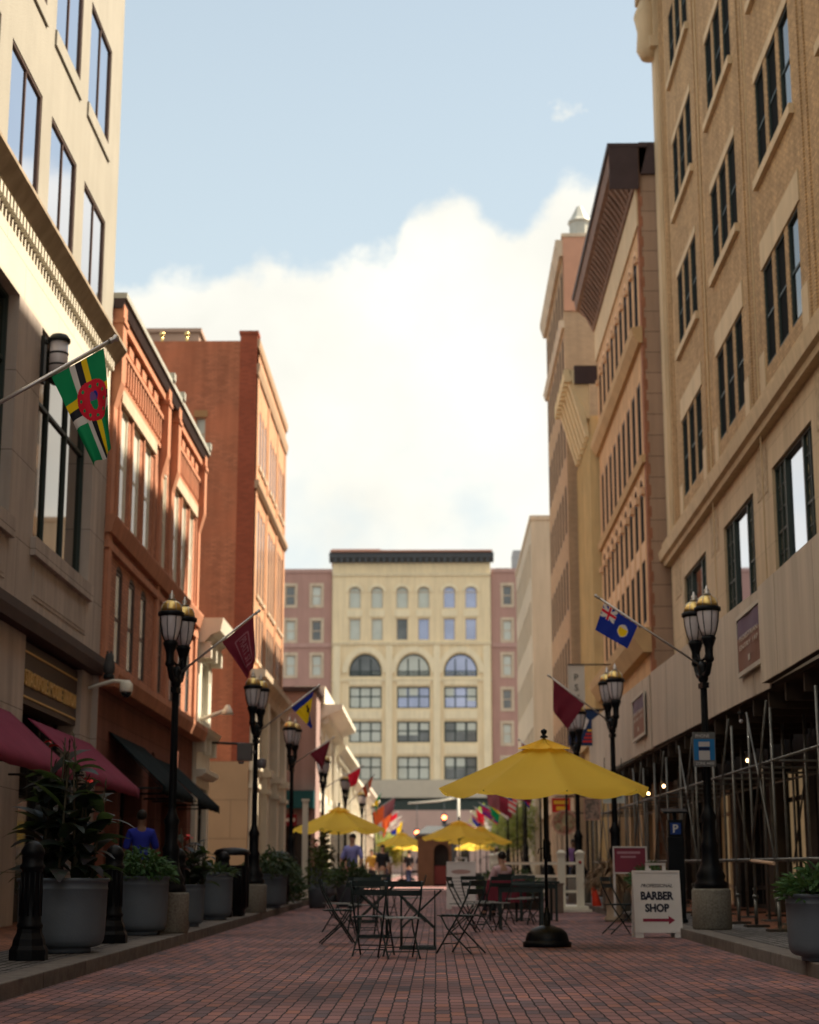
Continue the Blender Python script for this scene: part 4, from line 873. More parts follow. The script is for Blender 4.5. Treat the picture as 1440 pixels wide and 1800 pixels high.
for X in (XS, XR-.5):
    for i, y in enumerate(ys):
        g = gz(y)+KERB; zt = 3.42+(y-13.5)*.0101
        pm = MB(); pm.tube([(X, y, g+.02), (X, y, zt)], .022, 8); pm.lathe([(.04, g+.42), (.05, g+.44), (.04, g+.47)], (X, y, 0), 8); pm.tube([(X, y, g+.05), (X, y, g+.42)], .028, 8); o = pm.build('post', m_steel, shed)
        bp = MB(); bp.box(X-.17, X+.17, y-.14, y+.14, g+.0, g+.035); bp.build('base_board', m_plyd, o)
    q = MB()
    a, c = ys[0], ys[-1]
    for hh in (2.35, .98): q.tube([(X, a-.3, gz(a)+KERB+hh), (X, c+.2, gz(c)+KERB+hh)], .021, 8)
    q.build('ledger', m_steel, shed)
for i in range(len(ys)-1):
    y = (ys[i]+ys[i+1])/2+.2; g = gz(y)+KERB; pm = MB(); pm.tube([(5.45, y, g+.02), (5.45, y, 3.42+(y-13.5)*.0101)], .024, 8); pm.box(5.33, 5.57, y-.12, y+.12, g, g+.03); pm.build('post', m_steel, shed)
for X in (XS-.05, XR-.55):
    for i in range(len(ys)-1):
        y0, y1 = ys[i], ys[i+1]; g = gz(y0)+KERB
        if (X > 5 and i % 3) or (X < 5 and i % 2 == 1): continue
        q = MB(); q.tube([(X, y0, g+(.95 if i % 2 else 3.2)), (X, y1, g+(3.2 if i % 2 else .95))], .017, 7); 
        if i % 4 == 0: q.tube([(X+.03, y0, g+(3.2 if i % 2 else .95)), (X+.03, y1, g+(.95 if i % 2 else 3.2))], .015, 7)
        q.build('brace', m_steel, shed)
q = MB()
for i, y in enumerate(ys): q.tube([(XS, y, gz(y)+KERB+2.35), (XR-.5, y, gz(y)+KERB+2.35)], .018, 7)
build_tubes(q)
q = MB(); q.tube([(XS-.04, 24.4, gz(24)+KERB+.93), (XS-.04, 26.15, gz(26)+KERB+.97)], .026, 8); q.build('reflective_rail', M('pale_orange_rail', (.55, .36, .24), .5), shed)
m_bulb = M('lit_bulb', (1, .75, .4), .5, emit=(1, .58, .25, 5))
for i, (px, py, Y) in enumerate(((1315, 1337, 29), (1140, 1395, 37), (1167, 1382, 36), (1303, 1268, 27))):
    p = PY(px, py, Y); t = tag(empty('work_light', p), ['bare lit bulb hanging under the shed right of the lamp post', 'lit bulb beside the tip of the big yellow umbrella, lower one', 'lit bulb beside the tip of the big yellow umbrella, upper one', 'unlit caged lamp right under the hoarding edge'][i], 'light bulb')
    q = MB(); q.ball(p, .032, 10); q.build('bulb', m_bulb if i < 3 else m_lglass, t)
    q = MB(); q.lathe([(.02, .04), (.025, .1), (.05, .12), (.05, .15)], p, 10); q.tube([p+Vector((0, 0, .12)), Vector((p.x, p.y, 3.5))], .006, 5); q.build('socket', m_blackb, t)
# banners on the hoarding
def banner(px0, px1, pt, pb, X, label, words):
    a = PX(px1, pt, X); c = PX(px0, pb, X); y0, y1 = sorted((a.y, c.y)); z1 = PX((px0+px1)/2, pt, X).z; z0 = PX((px0+px1)/2, pb, X).z; Fx = FR(X)
    t = tag(empty('banner', (X, (y0+y1)/2, z0)), label, 'banner', 'banners on the hoarding'); h = z1-z0
    q = MB(); n = 8
    for i in range(n):
        for j in range(n):
            u0 = y0+(y1-y0)*i/n; u1 = y0+(y1-y0)*(i+1)/n; v0 = z0+h*j/n; v1 = z0+h*(j+1)/n; D = lambda u, v: .03+.012*math.sin(u*5+v*3)
            q.add([Fx(u0, v0, D(u0, v0)), Fx(u1, v0, D(u1, v0)), Fx(u1, v1, D(u1, v1)), Fx(u0, v1, D(u0, v1))], [(0, 1, 2, 3)], 0 if v0 > z0+h*.52 else 1, True)
    q.build('printed_sheet', [M('purple_print', (.11, .075, .13), .6, .12, 2), M('brown_print', (.22, .105, .075), .6, .15, 2)], t)
    q = MB(); q.fb(Fx, y0, y1, z1-.05, z1+.01, .02, .055); q.fb(Fx, y0, y1, z0-.02, z0+.05, .02, .055); q.fb(Fx, y0, y0+.025, z0+.05, z1-.05, .02, .05); q.fb(Fx, y1-.025, y1, z0+.05, z1-.05, .02, .05); q.build('border', M('grey_banner_edge', (.50, .45, .38), .6), t)
    q = MB(); ym = (y0+y1)/2; w = (y1-y0)*.78
    put_text(q, words[0], Fx(ym, z0+h*.60, .05), (0, -1, 0), (0, 0, 1), w=w, h=h*.085, bold=.01); put_text(q, words[1], Fx(ym, z0+h*.45, .05), (0, -1, 0), (0, 0, 1), w=w, h=h*.085, bold=.01)
    q.fb(Fx, ym-.07, ym+.07, z0+h*.16, z0+h*.26, .045, .05)
    q.build('lettering', M('pale_lettering', (.52, .47, .40), .6), t); return t
banner(1303, 1341, 1068, 1178, XS-.02, 'large purple and brown banner on the hoarding, right of the twin lamp', ('PEDESTRIAN', 'ENTRY 197'))
banner(1116, 1135, 1222, 1298, XS-.05, 'smaller faded banner on the hoarding, left of the far end', ('PEDESTRIAN', 'ENTRY 197'))

# ================================================================== street lamps
def make_lamp():
    r = empty('street_lamp', (0, 0, 0)); tag(r, 'x', 'street lamp', 'twin headed street lamps along both kerbs')
    MB().lathe([(.27, 0), (.285, .02), (.285, .55), (.27, .58), (0, .58)], n=28).build('granite_base', m_granite, r)
    q = MB(); q.lathe([(.24, .58), (.24, .66), (.2, .7), (.22, .76), (.16, .88), (.13, .96), (.12, 1.15), (.135, 1.2), (.10, 1.28), (.10, 1.55), (.12, 1.62), (.075, 1.72), (.056, 1.8), (.046, 3.6), (.075, 3.64), (.075, 3.7), (.06, 3.76), (.085, 3.84), (.05, 3.92)], n=20)
    for k in range(10): a = 2*math.pi*k/10; q.tube([(.054*math.cos(a), .054*math.sin(a), 1.8), (.045*math.cos(a), .045*math.sin(a), 3.58)], .007, 4)
    q.build('pole', m_black, r)
    q = MB()
    for s in (-1, 1):
        pts = [(0, 0, 3.72), (0, s*.12, 3.70), (0, s*.21, 3.74), (0, s*.275, 3.84), (0, s*.29, 3.94)]; q.tube(pts, [.05, .045, .045, .045, .05], 8)
        q.lathe([(.05, 3.88), (.075, 3.92), (.06, 3.98), (.065, 4.1), (.10, 4.2), (.115, 4.24), (.09, 4.28)], (0, s*.29, 0), 16); q.tube([(0, s*.1, 3.95), (0, s*.16, 4.02), (0, s*.25, 4.08)], .018, 6)
    q.tube([(0, -.25, 4.0), (0, 0, 3.94), (0, .25, 4.0)], .02, 6); q.build('arm', m_black, r)
    for s in (-1, 1):
        h = MB().lathe([(.09, 4.27), (.125, 4.36), (.155, 4.5), (.168, 4.62), (.168, 4.66)], (0, s*.29, 0), 20).build('lantern', m_lglass, r)
        q = MB()
        for k in range(8): a = 2*math.pi*k/8; c, t = math.cos(a), math.sin(a); q.tube([(.095*c, s*.29+.095*t, 4.27), (.132*c, s*.29+.132*t, 4.36), (.163*c, s*.29+.163*t, 4.5), (.176*c, s*.29+.176*t, 4.64)], .007, 5)
        q.lathe([(.17, 4.635), (.200, 4.65), (.200, 4.70), (.17, 4.715)], (0, s*.29, 0), 20); q.build('cage', m_black, h)
        MB().lathe([(.168, 4.705), (.16, 4.77), (.135, 4.83), (.09, 4.87), (.045, 4.89)], (0, s*.29, 0), 20).build('dome', m_brass, h)
        q = MB(); q.lathe([(.05, 4.895), (.065, 4.91), (.03, 4.93), (.045, 4.965), (.02, 4.99), (.012, 5.03), (0, 5.045)], (0, s*.29, 0), 10)
        for k in range(8): a = 2*math.pi*k/8; c, t = math.cos(a), math.sin(a); q.tube([(.17*c, s*.29+.17*t, 4.705), (.163*c, s*.29+.163*t, 4.77), (.137*c, s*.29+.137*t, 4.833), (.045*c, s*.29+.045*t, 4.895)], .006, 5)
        q.build('finial', m_silver, h)
    q = MB(); q.box(-.05, .05, -.1, .1, 3.52, 3.6); q.build('bracket', m_black, r)
    return r
lamp = make_lamp(); LS = .965; used = []
LAMPS = [(-3.98, 13.0, 'left kerb street lamp nearest the camera, holding the green flag'), (-3.66, 23.9, 'twin street lamp on the left holding the large maroon flag'), (-3.58, 34.0, 'twin street lamp on the left with a grey box on its post'), (-3.75, 44.6, 'third visible street lamp down the left kerb, in front of the teal fascia'), (-3.85, 58.5, 'street lamp on the left kerb with a small red flag'), (-3.8, 72, 'far left street lamp just above the second yellow umbrella'), (-3.8, 88, 'far left street lamp before the cream shop building'), (-3.8, 106, 'farthest street lamp on the left kerb'),
         (3.95, 13.2, 'right kerb street lamp nearest the camera, beside the grey planter'), (3.96, 25.3, 'twin street lamp on the right with a blue sign and blue flag'), (3.62, 35.3, 'twin street lamp on the right holding a maroon flag, behind the umbrella tip'), (3.5, 43.0, 'single looking street lamp right behind the big umbrella'), (3.7, 58, 'far right street lamp in front of the buff brick building'), (3.7, 72, 'far right street lamp before the low sandstone shop'), (3.7, 90, 'farthest street lamp on the right kerb')]
for x, y, lab in LAMPS:
    o = place(lamp, (x, y, gz(y)+KERB), (R(11) if x > 0 else R(-11)) if y > 14 else 0, lab, used); ls = .93 if x < 0 else .985; o.scale = (ls,)*3

# ================================================================== flags
RED = (.62, .015, .04); GREENF = (.004, .24, .09); YELF = (.80, .55, .01); WHT = (.62, .58, .55); BLKF = (.012, .012, .02); MAR = (.16, .018, .035); BLU = (.01, .03, .28); PNK = (.6, .22, .25)
def cloth_m(nm, col): return M('flag_'+nm, col, .75, .05, 3, .08, 120)
FM = {'red': cloth_m('red', RED), 'green': cloth_m('green', GREENF), 'yellow': cloth_m('yellow', YELF), 'white': cloth_m('white', WHT), 'black': cloth_m('black', BLKF), 'maroon': cloth_m('maroon', MAR), 'blue': cloth_m('blue', BLU), 'purple': cloth_m('purple', (.14, .06, .22)), 'rose': cloth_m('rose', (.28, .10, .13)), 'orange': cloth_m('orange', (.75, .13, .04))}
KEYS = list(FM)
def flag(base, tip, a, b, da, db, pat, label, nu=20, nv=26, folds=.03, pr=.016, words=None, ph=0.):
    """pole from base to tip; cloth hung between fractions a and b; da, db the free corners' offsets below a and b"""
    base, tip = Vector(base), Vector(tip); r = tag(empty('flag', base), label, 'flag', 'flags on angled poles')
    d = (tip-base); q = MB(); q.tube([base, tip], pr, 10); q.build('flagpole', m_silver, r)
    q = MB(); dn = d.normalized(); q.tube([tip, tip+dn*.015, tip+dn*.03, tip+dn*.06, tip+dn*.08], [pr*1.5, pr*1.5, pr*1.1, pr*1.9, pr*.6], 10); q.build('finial', m_silver, r)
    A, B = base+d*a, base+d*b; da, db = Vector(da), Vector(db); off = Vector((0, 0, -pr-.012))
    def P(s, t, k=0.):
        p = A+(B-A)*s+off*(1 if t < .02 else 1.2); w = s*6.2+ph
        drop = (da*(1-s)+db*s)*t
        f = folds*t*(math.sin(w+t*2.2)+.5*math.sin(2.3*w-t*4+1))
        return p+drop+Vector((f*.25, f-k, 0))
    q = MB(); vs = [P(i/nu, j/nv) for j in range(nv+1) for i in range(nu+1)]
    o = len(q.v); q.v += vs
    for j in range(nv):
        for i in range(nu): q.f.append([j*(nu+1)+i, j*(nu+1)+i+1, (j+1)*(nu+1)+i+1, (j+1)*(nu+1)+i]); q.m.append(KEYS.index(pat((i+.5)/nu, (j+.5)/nv))); q.sm.append(True)
    c = q.build('cloth', [FM[k] for k in KEYS], r)
    if words:
        q = MB()
        for s, s0, s1, t0, t1 in words:
            vv, ff = text(s, 1, bold=.02); x0 = min(p.x for p in vv); x1 = max(p.x for p in vv); y0 = min(p.y for p in vv); y1 = max(p.y for p in vv)
            q.add([P(s0+(s1-s0)*(p.y-y0)/(y1-y0), t0+(t1-t0)*(p.x-x0)/(x1-x0), .008) for p in vv], ff)
        q.build('lettering', FM['rose'], c)
    return r
def pat_dom(s, t):
    x, y = s*.43, t*.75; cx_0, cy_0 = .262, .325; r = math.hypot(x-cx_0, y-cy_0)
    if r < .155:
        for k in range(10):
            a = 2*math.pi*k/10+.3
            if math.hypot(x-cx_0-.115*math.cos(a), y-cy_0-.115*math.sin(a)) < .013: return 'green'
        e = ((x-cx_0)/.03)**2+((y-cy_0)/.07)**2
        if e < 1: return 'green' if y > cy_0 else 'purple'
        if ((x-cx_0-.025)/.02)**2+((y-cy_0+.04)/.03)**2 < 1: return 'blue'
        return 'red'
    if .33 < s < .445: return 'white'
    if .445 < s < .56: return 'black'
    if .56 < s < .67: return 'yellow'
    if .33 < t < .42: return 'yellow'
    if .42 < t < .51: return 'black'
    if .51 < t < .60: return 'white'
    return 'green'
def px(x, y, Y): return PY(x, y, Y)
t_ = px(193, 600, 13.0); b_ = Vector((-3.72, 13.6, 4.74)); 
flag((-3.93, 13.0, 4.52), t_, .66, .965, (.37, .05, -.72), (.13, -.14, -.82), pat_dom, 'green flag with red disc and yellow black white cross, at upper left', 84, 100, .05, .017, ph=2.2)
def plain(k): return lambda s, t: k
def pat_mar(s, t):
    if (abs(s-.30) < .012 and .2 < t < .85) or (abs(s-.78) < .012 and .2 < t < .85) or (abs(t-.2) < .01 and .3 < s < .78) or (abs(t-.85) < .01 and .3 < s < .78): return 'rose'
    return 'maroon'
flag((-3.6, 23.9, 3.98), px(450, 1078, 23.9), .55, .97, (.37, .03, -.52), (.03, -.06, -.64), pat_mar, 'large maroon flag with faint lettering in front of the blank brick side wall', 50, 60, .035, words=[('PRATT ST', .42, .70, .25, .80)], ph=.7)
def pat_bar(s, t):
    if abs(s-.5) < .03 and .3 < t < .8 or (abs(s-.5) < .13 and abs(t-.45) < .04): return 'black' if .28 < s < .72 else 'yellow'
    return 'blue' if s < .24 or s > .76 else 'yellow'
flag((-3.52, 34, 4.05), px(557, 1208, 34), .56, .94, (.42, 0, -.42), (-.06, -.05, -.55), lambda s, t: 'blue' if t < .2 or t > .78 else ('black' if abs(s-.62) < .05 and .3 < t < .66 or (abs(t-.5) < .05 and .5 < s < .75) else 'yellow'), 'blue and yellow flag with a dark trident mark', 30, 30, .05, ph=3)
flag((-3.7, 44.6, 4.15), px(584, 1298, 44.6), .42, .96, (.34, .0, -.42), (-.16, 0, -.50), plain('maroon'), 'maroon flag hanging below the white overhanging cornice', 16, 16, .05, ph=1)
flag((-3.8, 58.5, 4.3), px(636, 1347, 58.5), .62, .97, (.12, 0, -.42), (-.1, 0, -.50), lambda s, t: 'red', 'bright red flag in front of the cream building, left side', 14, 16, .06, ph=2)
flag((-3.75, 72, 4.3), px(658, 1362, 66), .6, .97, (.15, 0, -.35), (-.1, 0, -.4), lambda s, t: 'white' if .3 < s < .6 else 'orange', 'red and white flag beside the bright red one', 14, 16, .06, ph=4)
flag((-3.75, 88, 4.4), px(672, 1390, 88), .6, .97, (.1, 0, -.65), (-.2, 0, -.65), lambda s, t: 'yellow' if abs(s-t) < .22 else 'green', 'small green and yellow flag far down the left side', 14, 16, .06, ph=5)
flag((-3.75, 106, 4.6), px(692, 1418, 106), .35, .97, (.1, 0, -1.1), (-.2, 0, -1.0), lambda s, t: 'orange', 'small orange red flag far down the left side', 12, 14, .06, ph=5)
def pat_ens(s, t):
    if s > .58 and t < .46:
        u, v = (s-.58)/.42, t/.46
        if abs(u-.5) < .07 or abs(v-.5) < .1: return 'red'
        if abs(u-.5) < .14 or abs(v-.5) < .2 or abs(u-v) < .16 or abs(u+v-1) < .16: return 'white'
        return 'blue'
    e = ((s-.30)/.14)**2+((t-.5)/.24)**2
    if e < 1: return 'yellow' if e < .8 and t > .4 else 'white'
    return 'blue'
flag((3.9, 25.3, 4.26), px(1053, 1051, 25.3), .61, .95, (-.16, 0, -.34), (-.14, 0, -.40), pat_ens, 'dark blue ensign flag with a pale shield, on the right twin lamp', 50, 40, .02, ph=1.5)
flag((3.56, 35.3, 4.35), px(968, 1190, 35.3), .42, .95, (-.36, 0, -.52), (-.02, 0, -.62), lambda s, t: 'maroon', 'maroon flag on the right in front of the pale rendered building', 16, 16, .05, ph=4)
for i, (y, px_, py_, pt, lab) in enumerate([(58, 905, 1352, lambda s, t: 'maroon' if s < .5 else 'rose', 'dark red and rose flag under the left rim of the big umbrella'), (72, 893, 1383, lambda s, t: ('red' if int(t*9) % 2 else 'white') if not (s > .55 and t < .5) else 'blue', 'red and white striped flag with a blue corner, far right side'), (90, 862, 1398, lambda s, t: 'yellow' if t < .55 else 'green', 'yellow and green flag far down the right side')]):
    x = 3.6; flag((x, y, 3.9+gz(y)), px(px_, py_, y), .3, .97, (-.15, 0, -.9), (0, 0, -.95), pt, lab, 16, 20, .07, ph=i*2)

rf = random.Random(5)
KF = ['red', 'maroon', 'orange', 'white', 'green', 'yellow', 'blue', 'rose']
WH = {'red': 'red', 'maroon': 'dark maroon', 'orange': 'orange', 'white': 'white', 'green': 'green', 'yellow': 'yellow', 'blue': 'blue', 'rose': 'rose'}
FARF = [(-1, 95, 'orange', 'rose'), (-1, 116, 'red', 'white'), (-1, 126, 'rose', 'white'), (-1, 134, 'blue', 'yellow'), (1, 52, 'rose', 'maroon'), (1, 65, 'blue', 'red'), (1, 78, 'maroon', 'rose'), (1, 84, 'green', 'white'), (1, 98, 'red', 'blue'), (1, 110, 'white', 'red'), (1, 124, 'rose', 'blue'), (1, 136, 'yellow', 'red')]
for i, (sd_, y, c1_, c2_) in enumerate(FARF):
    x = sd_*3.9; q = MB(); g = gz(y)+KERB; q.tube([(x, y, g), (x, y, g+4.3)], [.05, .03], 8); q.lathe([(.12, g), (.12, g+.12), (.06, g+.3)], (x, y, 0), 10)
    pl = tag(q.build('flag_post', m_black), 'slim dark post with the %s and %s flag, %s side of the street' % (WH[c1_], WH[c2_], 'left' if sd_ < 0 else 'right'), 'post', 'slim posts far down the street')
    flag((x, y, g+3.3+rf.uniform(-.1, .3)), (x-sd_*rf.uniform(1.3, 1.8), y-.2, g+4.3+rf.uniform(-.2, .4)), .25, .97, (-sd_*.1, 0, -rf.uniform(.55, .8)), (sd_*.1, 0, -rf.uniform(.55, .8)), (lambda a, b, k: (lambda s, t: (a if (s < .5) else b) if k == 0 else ((a if t < .5 else b) if k == 1 else (a if int(t*6) % 2 else b))))(c1_, c2_, i % 3), '%s and %s flag far down the %s side' % (WH[c1_], WH[c2_], 'left' if sd_ < 0 else 'right'), 10, 14, .07, ph=i)
# sign on the right lamp, grey box on a left lamp
p = PY(1235, 1319, 25.2); t = tag(empty('street_sign', (p.x, p.y-.16, p.z-.26)), 'blue and black parking payment sign strapped to the right twin lamp', 'sign')
q = MB(); q.box(p.x-.165, p.x+.165, p.y-.17, p.y-.155, p.z-.25, p.z+.25); q.box(p.x-.04, p.x+.04, p.y-.155, p.y+.02, p.z-.02, p.z+.02); q.build('plate', M('sign_grey', (.10, .10, .10), .5), t)
q = MB(); q.box(p.x-.15, p.x+.15, p.y-.176, p.y-.1705, p.z-.155, p.z+.15); q.build('blue_field', M('sign_blue', (.01, .13, .33), .5), t)
q = MB(); q.box(p.x-.08, p.x+.08, p.y-.181, p.y-.1765, p.z-.155, p.z-.02); q.box(p.x-.08, p.x+.08, p.y-.181, p.y-.1765, p.z+.04, p.z+.11); put_text(q, 'PHONE', (p.x-.02, p.y-.178, p.z+.195), (1, 0, 0), (0, 0, 1), w=.2, h=.05, bold=.01); put_text(q, 'ZONE 4400', (p.x, p.y-.178, p.z-.2), (1, 0, 0), (0, 0, 1), w=.27, h=.045, bold=.01); q.build('lettering', M('sign_pale', (.42, .40, .40), .6), t)
q = MB(); q.box(p.x-.08, p.x+.08, p.y-.183, p.y-.1767, p.z-.012, p.z+.03); q.build('dark_bar', BLK_ := M('sign_navy', (.005, .01, .05), .5), t)
p = PY(432, 1322, 33.8); t = tag(empty('junction_box', p), 'grey metal box with small speakers fixed to a left lamp post', 'electrical box')
q = MB(); q.box(p.x-.16, p.x+.13, p.y-.12, p.y+.08, p.z-.17, p.z+.17); q.box(p.x+.13, p.x+.2, p.y-.03, p.y+.03, p.z-.03, p.z+.03); q.build('housing', M('grey_box', (.11, .10, .10), .5), t, bevel=.01)
q = MB(); q.lathe([(.05, -.22), (.09, -.19), (.09, -.05), (.03, -.03)], p+Vector((.32, 0, -.1)), 12); q.lathe([(.0, -.22), (.05, -.21), (.06, -.17)], p+Vector((-.08, -.05, -.02)), 10); q.build('horn', M('grey_box2', (.14, .13, .14), .5), t)
q = MB(); q.tube([(-6.28, 46.6, 4.86), (-4.95, 46.6, 4.80)], .035, 8); o = tag(q.build('sign_bracket', m_blackb), 'dark horizontal sign bracket sticking out of the narrow cream building', 'bracket')
q = MB(); q.tube([(-6.28, 45.4, 5.35), (-5.9, 45.4, 5.5), (-5.6, 45.4, 5.6)], .05, 8); q.lathe([(.05, 5.75), (.13, 5.6), (.16, 5.5)], (-5.55, 45.4, 0), 10); tag(q.build('gooseneck_lamp', m_whitep), 'small white gooseneck lamp on the narrow cream building', 'wall lamp')

# ================================================================== bollards, planters, plants, bins
def make_bollard():
    r = empty('bollard', (0, 0, 0)); tag(r, 'x', 'bollard', 'black iron bollards on the left kerb')
    MB().lathe([(.19, 0), (.19, .1), (.165, .14), (.155, .2), (.125, .26), (.12, .3)], n=8, sm=False).build('foot', m_black, r)
    q = MB(); q.lathe([(.12, .3), (.13, .33), (.11, .36), (.105, .45), (.102, .86), (.125, .875), (.125, .90), (.105, .92), (.105, 1.0), (.118, 1.01), (.115, 1.05), (.085, 1.10), (.045, 1.135), (0, 1.145)], n=24)
    for k in range(12): a = 2*math.pi*k/12; q.tube([(.105*math.cos(a), .105*math.sin(a), .42), (.103*math.cos(a), .103*math.sin(a), .84)], .010, 5)
    q.build('shaft', m_black, r); return r
bol = make_bollard()
for x, y, lab in [(-3.98, 17.1, 'black iron bollard nearest the camera, left of the largest planter'), (-3.86, 20.8, 'black iron bollard between the first and second grey planters'), (-3.72, 25.0, 'black bollard behind the speckled lamp base'), (-3.8, 31.0, 'black bollard just in front of the first litter bin'), (-3.75, 45.5, 'thin black bollard left of the dark far planters'), (-3.6, 48.2, 'black bollard in front of the far grey planter')]:
    place(bol, (x, y, gz(y)+KERB), 0, lab, used)
def planter_mesh(r, h): return MB().lathe([(r*.66, 0), (r*.67, .03), (r*.66, h*.065), (r*.80, h*.08), (r*.90, h*.11), (r*.95, h*.17), (r*.97, h*.26), (r*.99, h*.6), (r*1.0, h*.84), (r*1.015, h*.85), (r*1.015, h*.865), (r*1.0, h*.875), (r*1.0, h*.945), (r*1.045, h*.955), (r*1.05, h*.985), (r*1.03, h), (r*.9, h), (r*.88, h*.9), (0, h*.9)], n=48)
PL = [(-3.99, 18.6, .47, .77, 'largest round grey planter, holding the tall red flowered cannas'), (-3.95, 23.2, .38, .76, 'round grey planter second from the camera with low green herbs'), (-3.72, 26.3, .22, .62, 'small grey planter beside the speckled lamp base'), (-3.75, 29.5, .30, .78, 'grey planter in front of the first litter bin'), (-3.6, 37.5, .38, .72, 'grey planter before the second litter bin, mostly behind shrubs'), (-3.3, 49.5, .45, .8, 'grey planter far down the left kerb behind the bistro chairs'), (3.78, 17.1, .38, .63, 'grey planter cut by the right edge of the picture'), (3.72, 30.6, .22, .6, 'small grey planter just behind the barber sign')]
for x, y, r, h, lab in PL:
    t = tag(empty('planter', (x, y, gz(y)+KERB)), lab, 'planter', 'round grey planters'); planter_mesh(r, h).build('pot', m_planter, t).location = (0, 0, 0)
    s = MB().lathe([(0, h*.905), (r*.88, h*.905), (r*.88, h*.91)], n=24); 
    s.build('soil', m_soil, t)
    for o in t.children: 
        for v in o.data.vertices: v.co += Vector((x, y, gz(y)+KERB))
rnd = random.Random(11)
def blade(mb, base, d, L, w, bend, mi=0, n=5, twist=0.):
    """one leaf: a curved tapering strip"""
    d = Vector(d).normalized(); side = d.cross(Vector((0, 0, 1))); side = side.normalized() if side.length > .05 else Vector((1, 0, 0))
    side = (side*math.cos(twist)+d.cross(side)*math.sin(twist)); p = Vector(base); vs = []
    for i in range(n+1):
        t = i/n; ww = w*math.sin(math.pi*min(1, (t*.9+.08)))**.8*.5
        vs += [p+side*ww, p-side*ww]; dd = (d+Vector((0, 0, -bend*t*1.6))).normalized(); p = p+dd*(L/n)
    mb.add(vs, [(2*i, 2*i+1, 2*i+3, 2*i+2) for i in range(n)], mi, True)
m_canna = M('canna_leaf', (.014, .028, .022), .5, .4, 6, .2, 20, coord='obj', col2=(.025, .018, .024)); m_herb = M('herb_leaf', (.05, .12, .035), .6, .4, 5, coord='obj', col2=(.03, .08, .03)); m_shrub = M('dark_shrub_leaf', (.03, .06, .03), .55, .4, 5, coord='obj', col2=(.05, .075, .03)); m_stem = M('stem', (.06, .05, .03), .7, coord='obj'); m_redfl = M('red_petal', (.65, .03, .02), .6, .2, 9, coord='obj'); m_dry = M('dry_grass', (.27, .17, .10), .8, .35, 5, coord='obj', col2=(.16, .11, .06)); m_lime = M('sunny_leaf', (.12, .17, .05), .6, .35, 2, coord='obj', col2=(.08, .12, .03)); m_bark = M('bark', (.09, .07, .05), .9, .3, 6, .5, 20, coord='obj'); m_whfl = M('white_petal', (.75, .72, .60), .7, .1, 5, coord='obj')
def plant(name, loc, label, cat, group=None): return tag(empty(name, loc), label, cat, group or 'plants in the planters')
def canna(x, y, z, n, hmax, spread, label, fl=5, sc=1.):
    t = plant('canna_plant', (x, y, z), label, 'plant'); q = MB(); s = MB(); f = MB()
    for i in range(n):
        a = rnd.uniform(0, 6.28); rr = spread*math.sqrt(rnd.random())*.6; h = hmax*rnd.uniform(.5, 1); bx, by = x+rr*math.cos(a), y+rr*math.sin(a); lx, ly = rnd.uniform(-.14, .14), rnd.uniform(-.14, .14)
        top = Vector((bx+lx, by+ly, z+h)); s.tube([(bx, by, z-.05), (bx+lx*.5, by+ly*.5, z+h*.5), top], [.018, .014, .007], 6)
        m = 8
        for k in range(m):
            tt = (k+.4)/m*.82; aa = a+k*2.4+rnd.uniform(-.4, .4); p = Vector((bx+lx*tt, by+ly*tt, z+h*tt)); blade(q, p, (math.cos(aa), math.sin(aa), rnd.uniform(.5, 1.3)), rnd.uniform(.38, .62)*sc, rnd.uniform(.13, .21)*sc, rnd.uniform(.4, 1.1), 0, 6, rnd.uniform(-.5, .5))
        if i < fl:
            for k in range(5): blade(f, top+Vector((rnd.uniform(-.03, .03), rnd.uniform(-.03, .03), rnd.uniform(-.08, .03))), (rnd.uniform(-1, 1), rnd.uniform(-1, 1), rnd.uniform(-.2, 1)), .10, .07, .5, 0, 3)
        elif rnd.random() < .5:
            for k in range(7): blade(s, top+Vector((0, 0, -.15+.03*k)), (rnd.uniform(-1, 1), rnd.uniform(-1, 1), 1.2), .10, .022, .2, 0, 2)
    q.build('leaves', m_canna, t); s.build('stems', m_stem, t); 
    if f.v: f.build('flowers', m_redfl, t)
canna(-3.97, 18.6, gz(18.6)+.84, 19, 1.6, .5, 'tall dark leaved canna plant with red flowers in the largest planter', 2)
canna(-3.7, 26.3, gz(26.3)+.72, 9, .95, .3, 'bushy dark canna plant in the small planter beside the lamp base', 1, .7)
canna(-3.3, 49.5, gz(49.5)+.9, 10, 1.2, .5, 'dark leaved canna plant far down the left kerb', 2, .9)
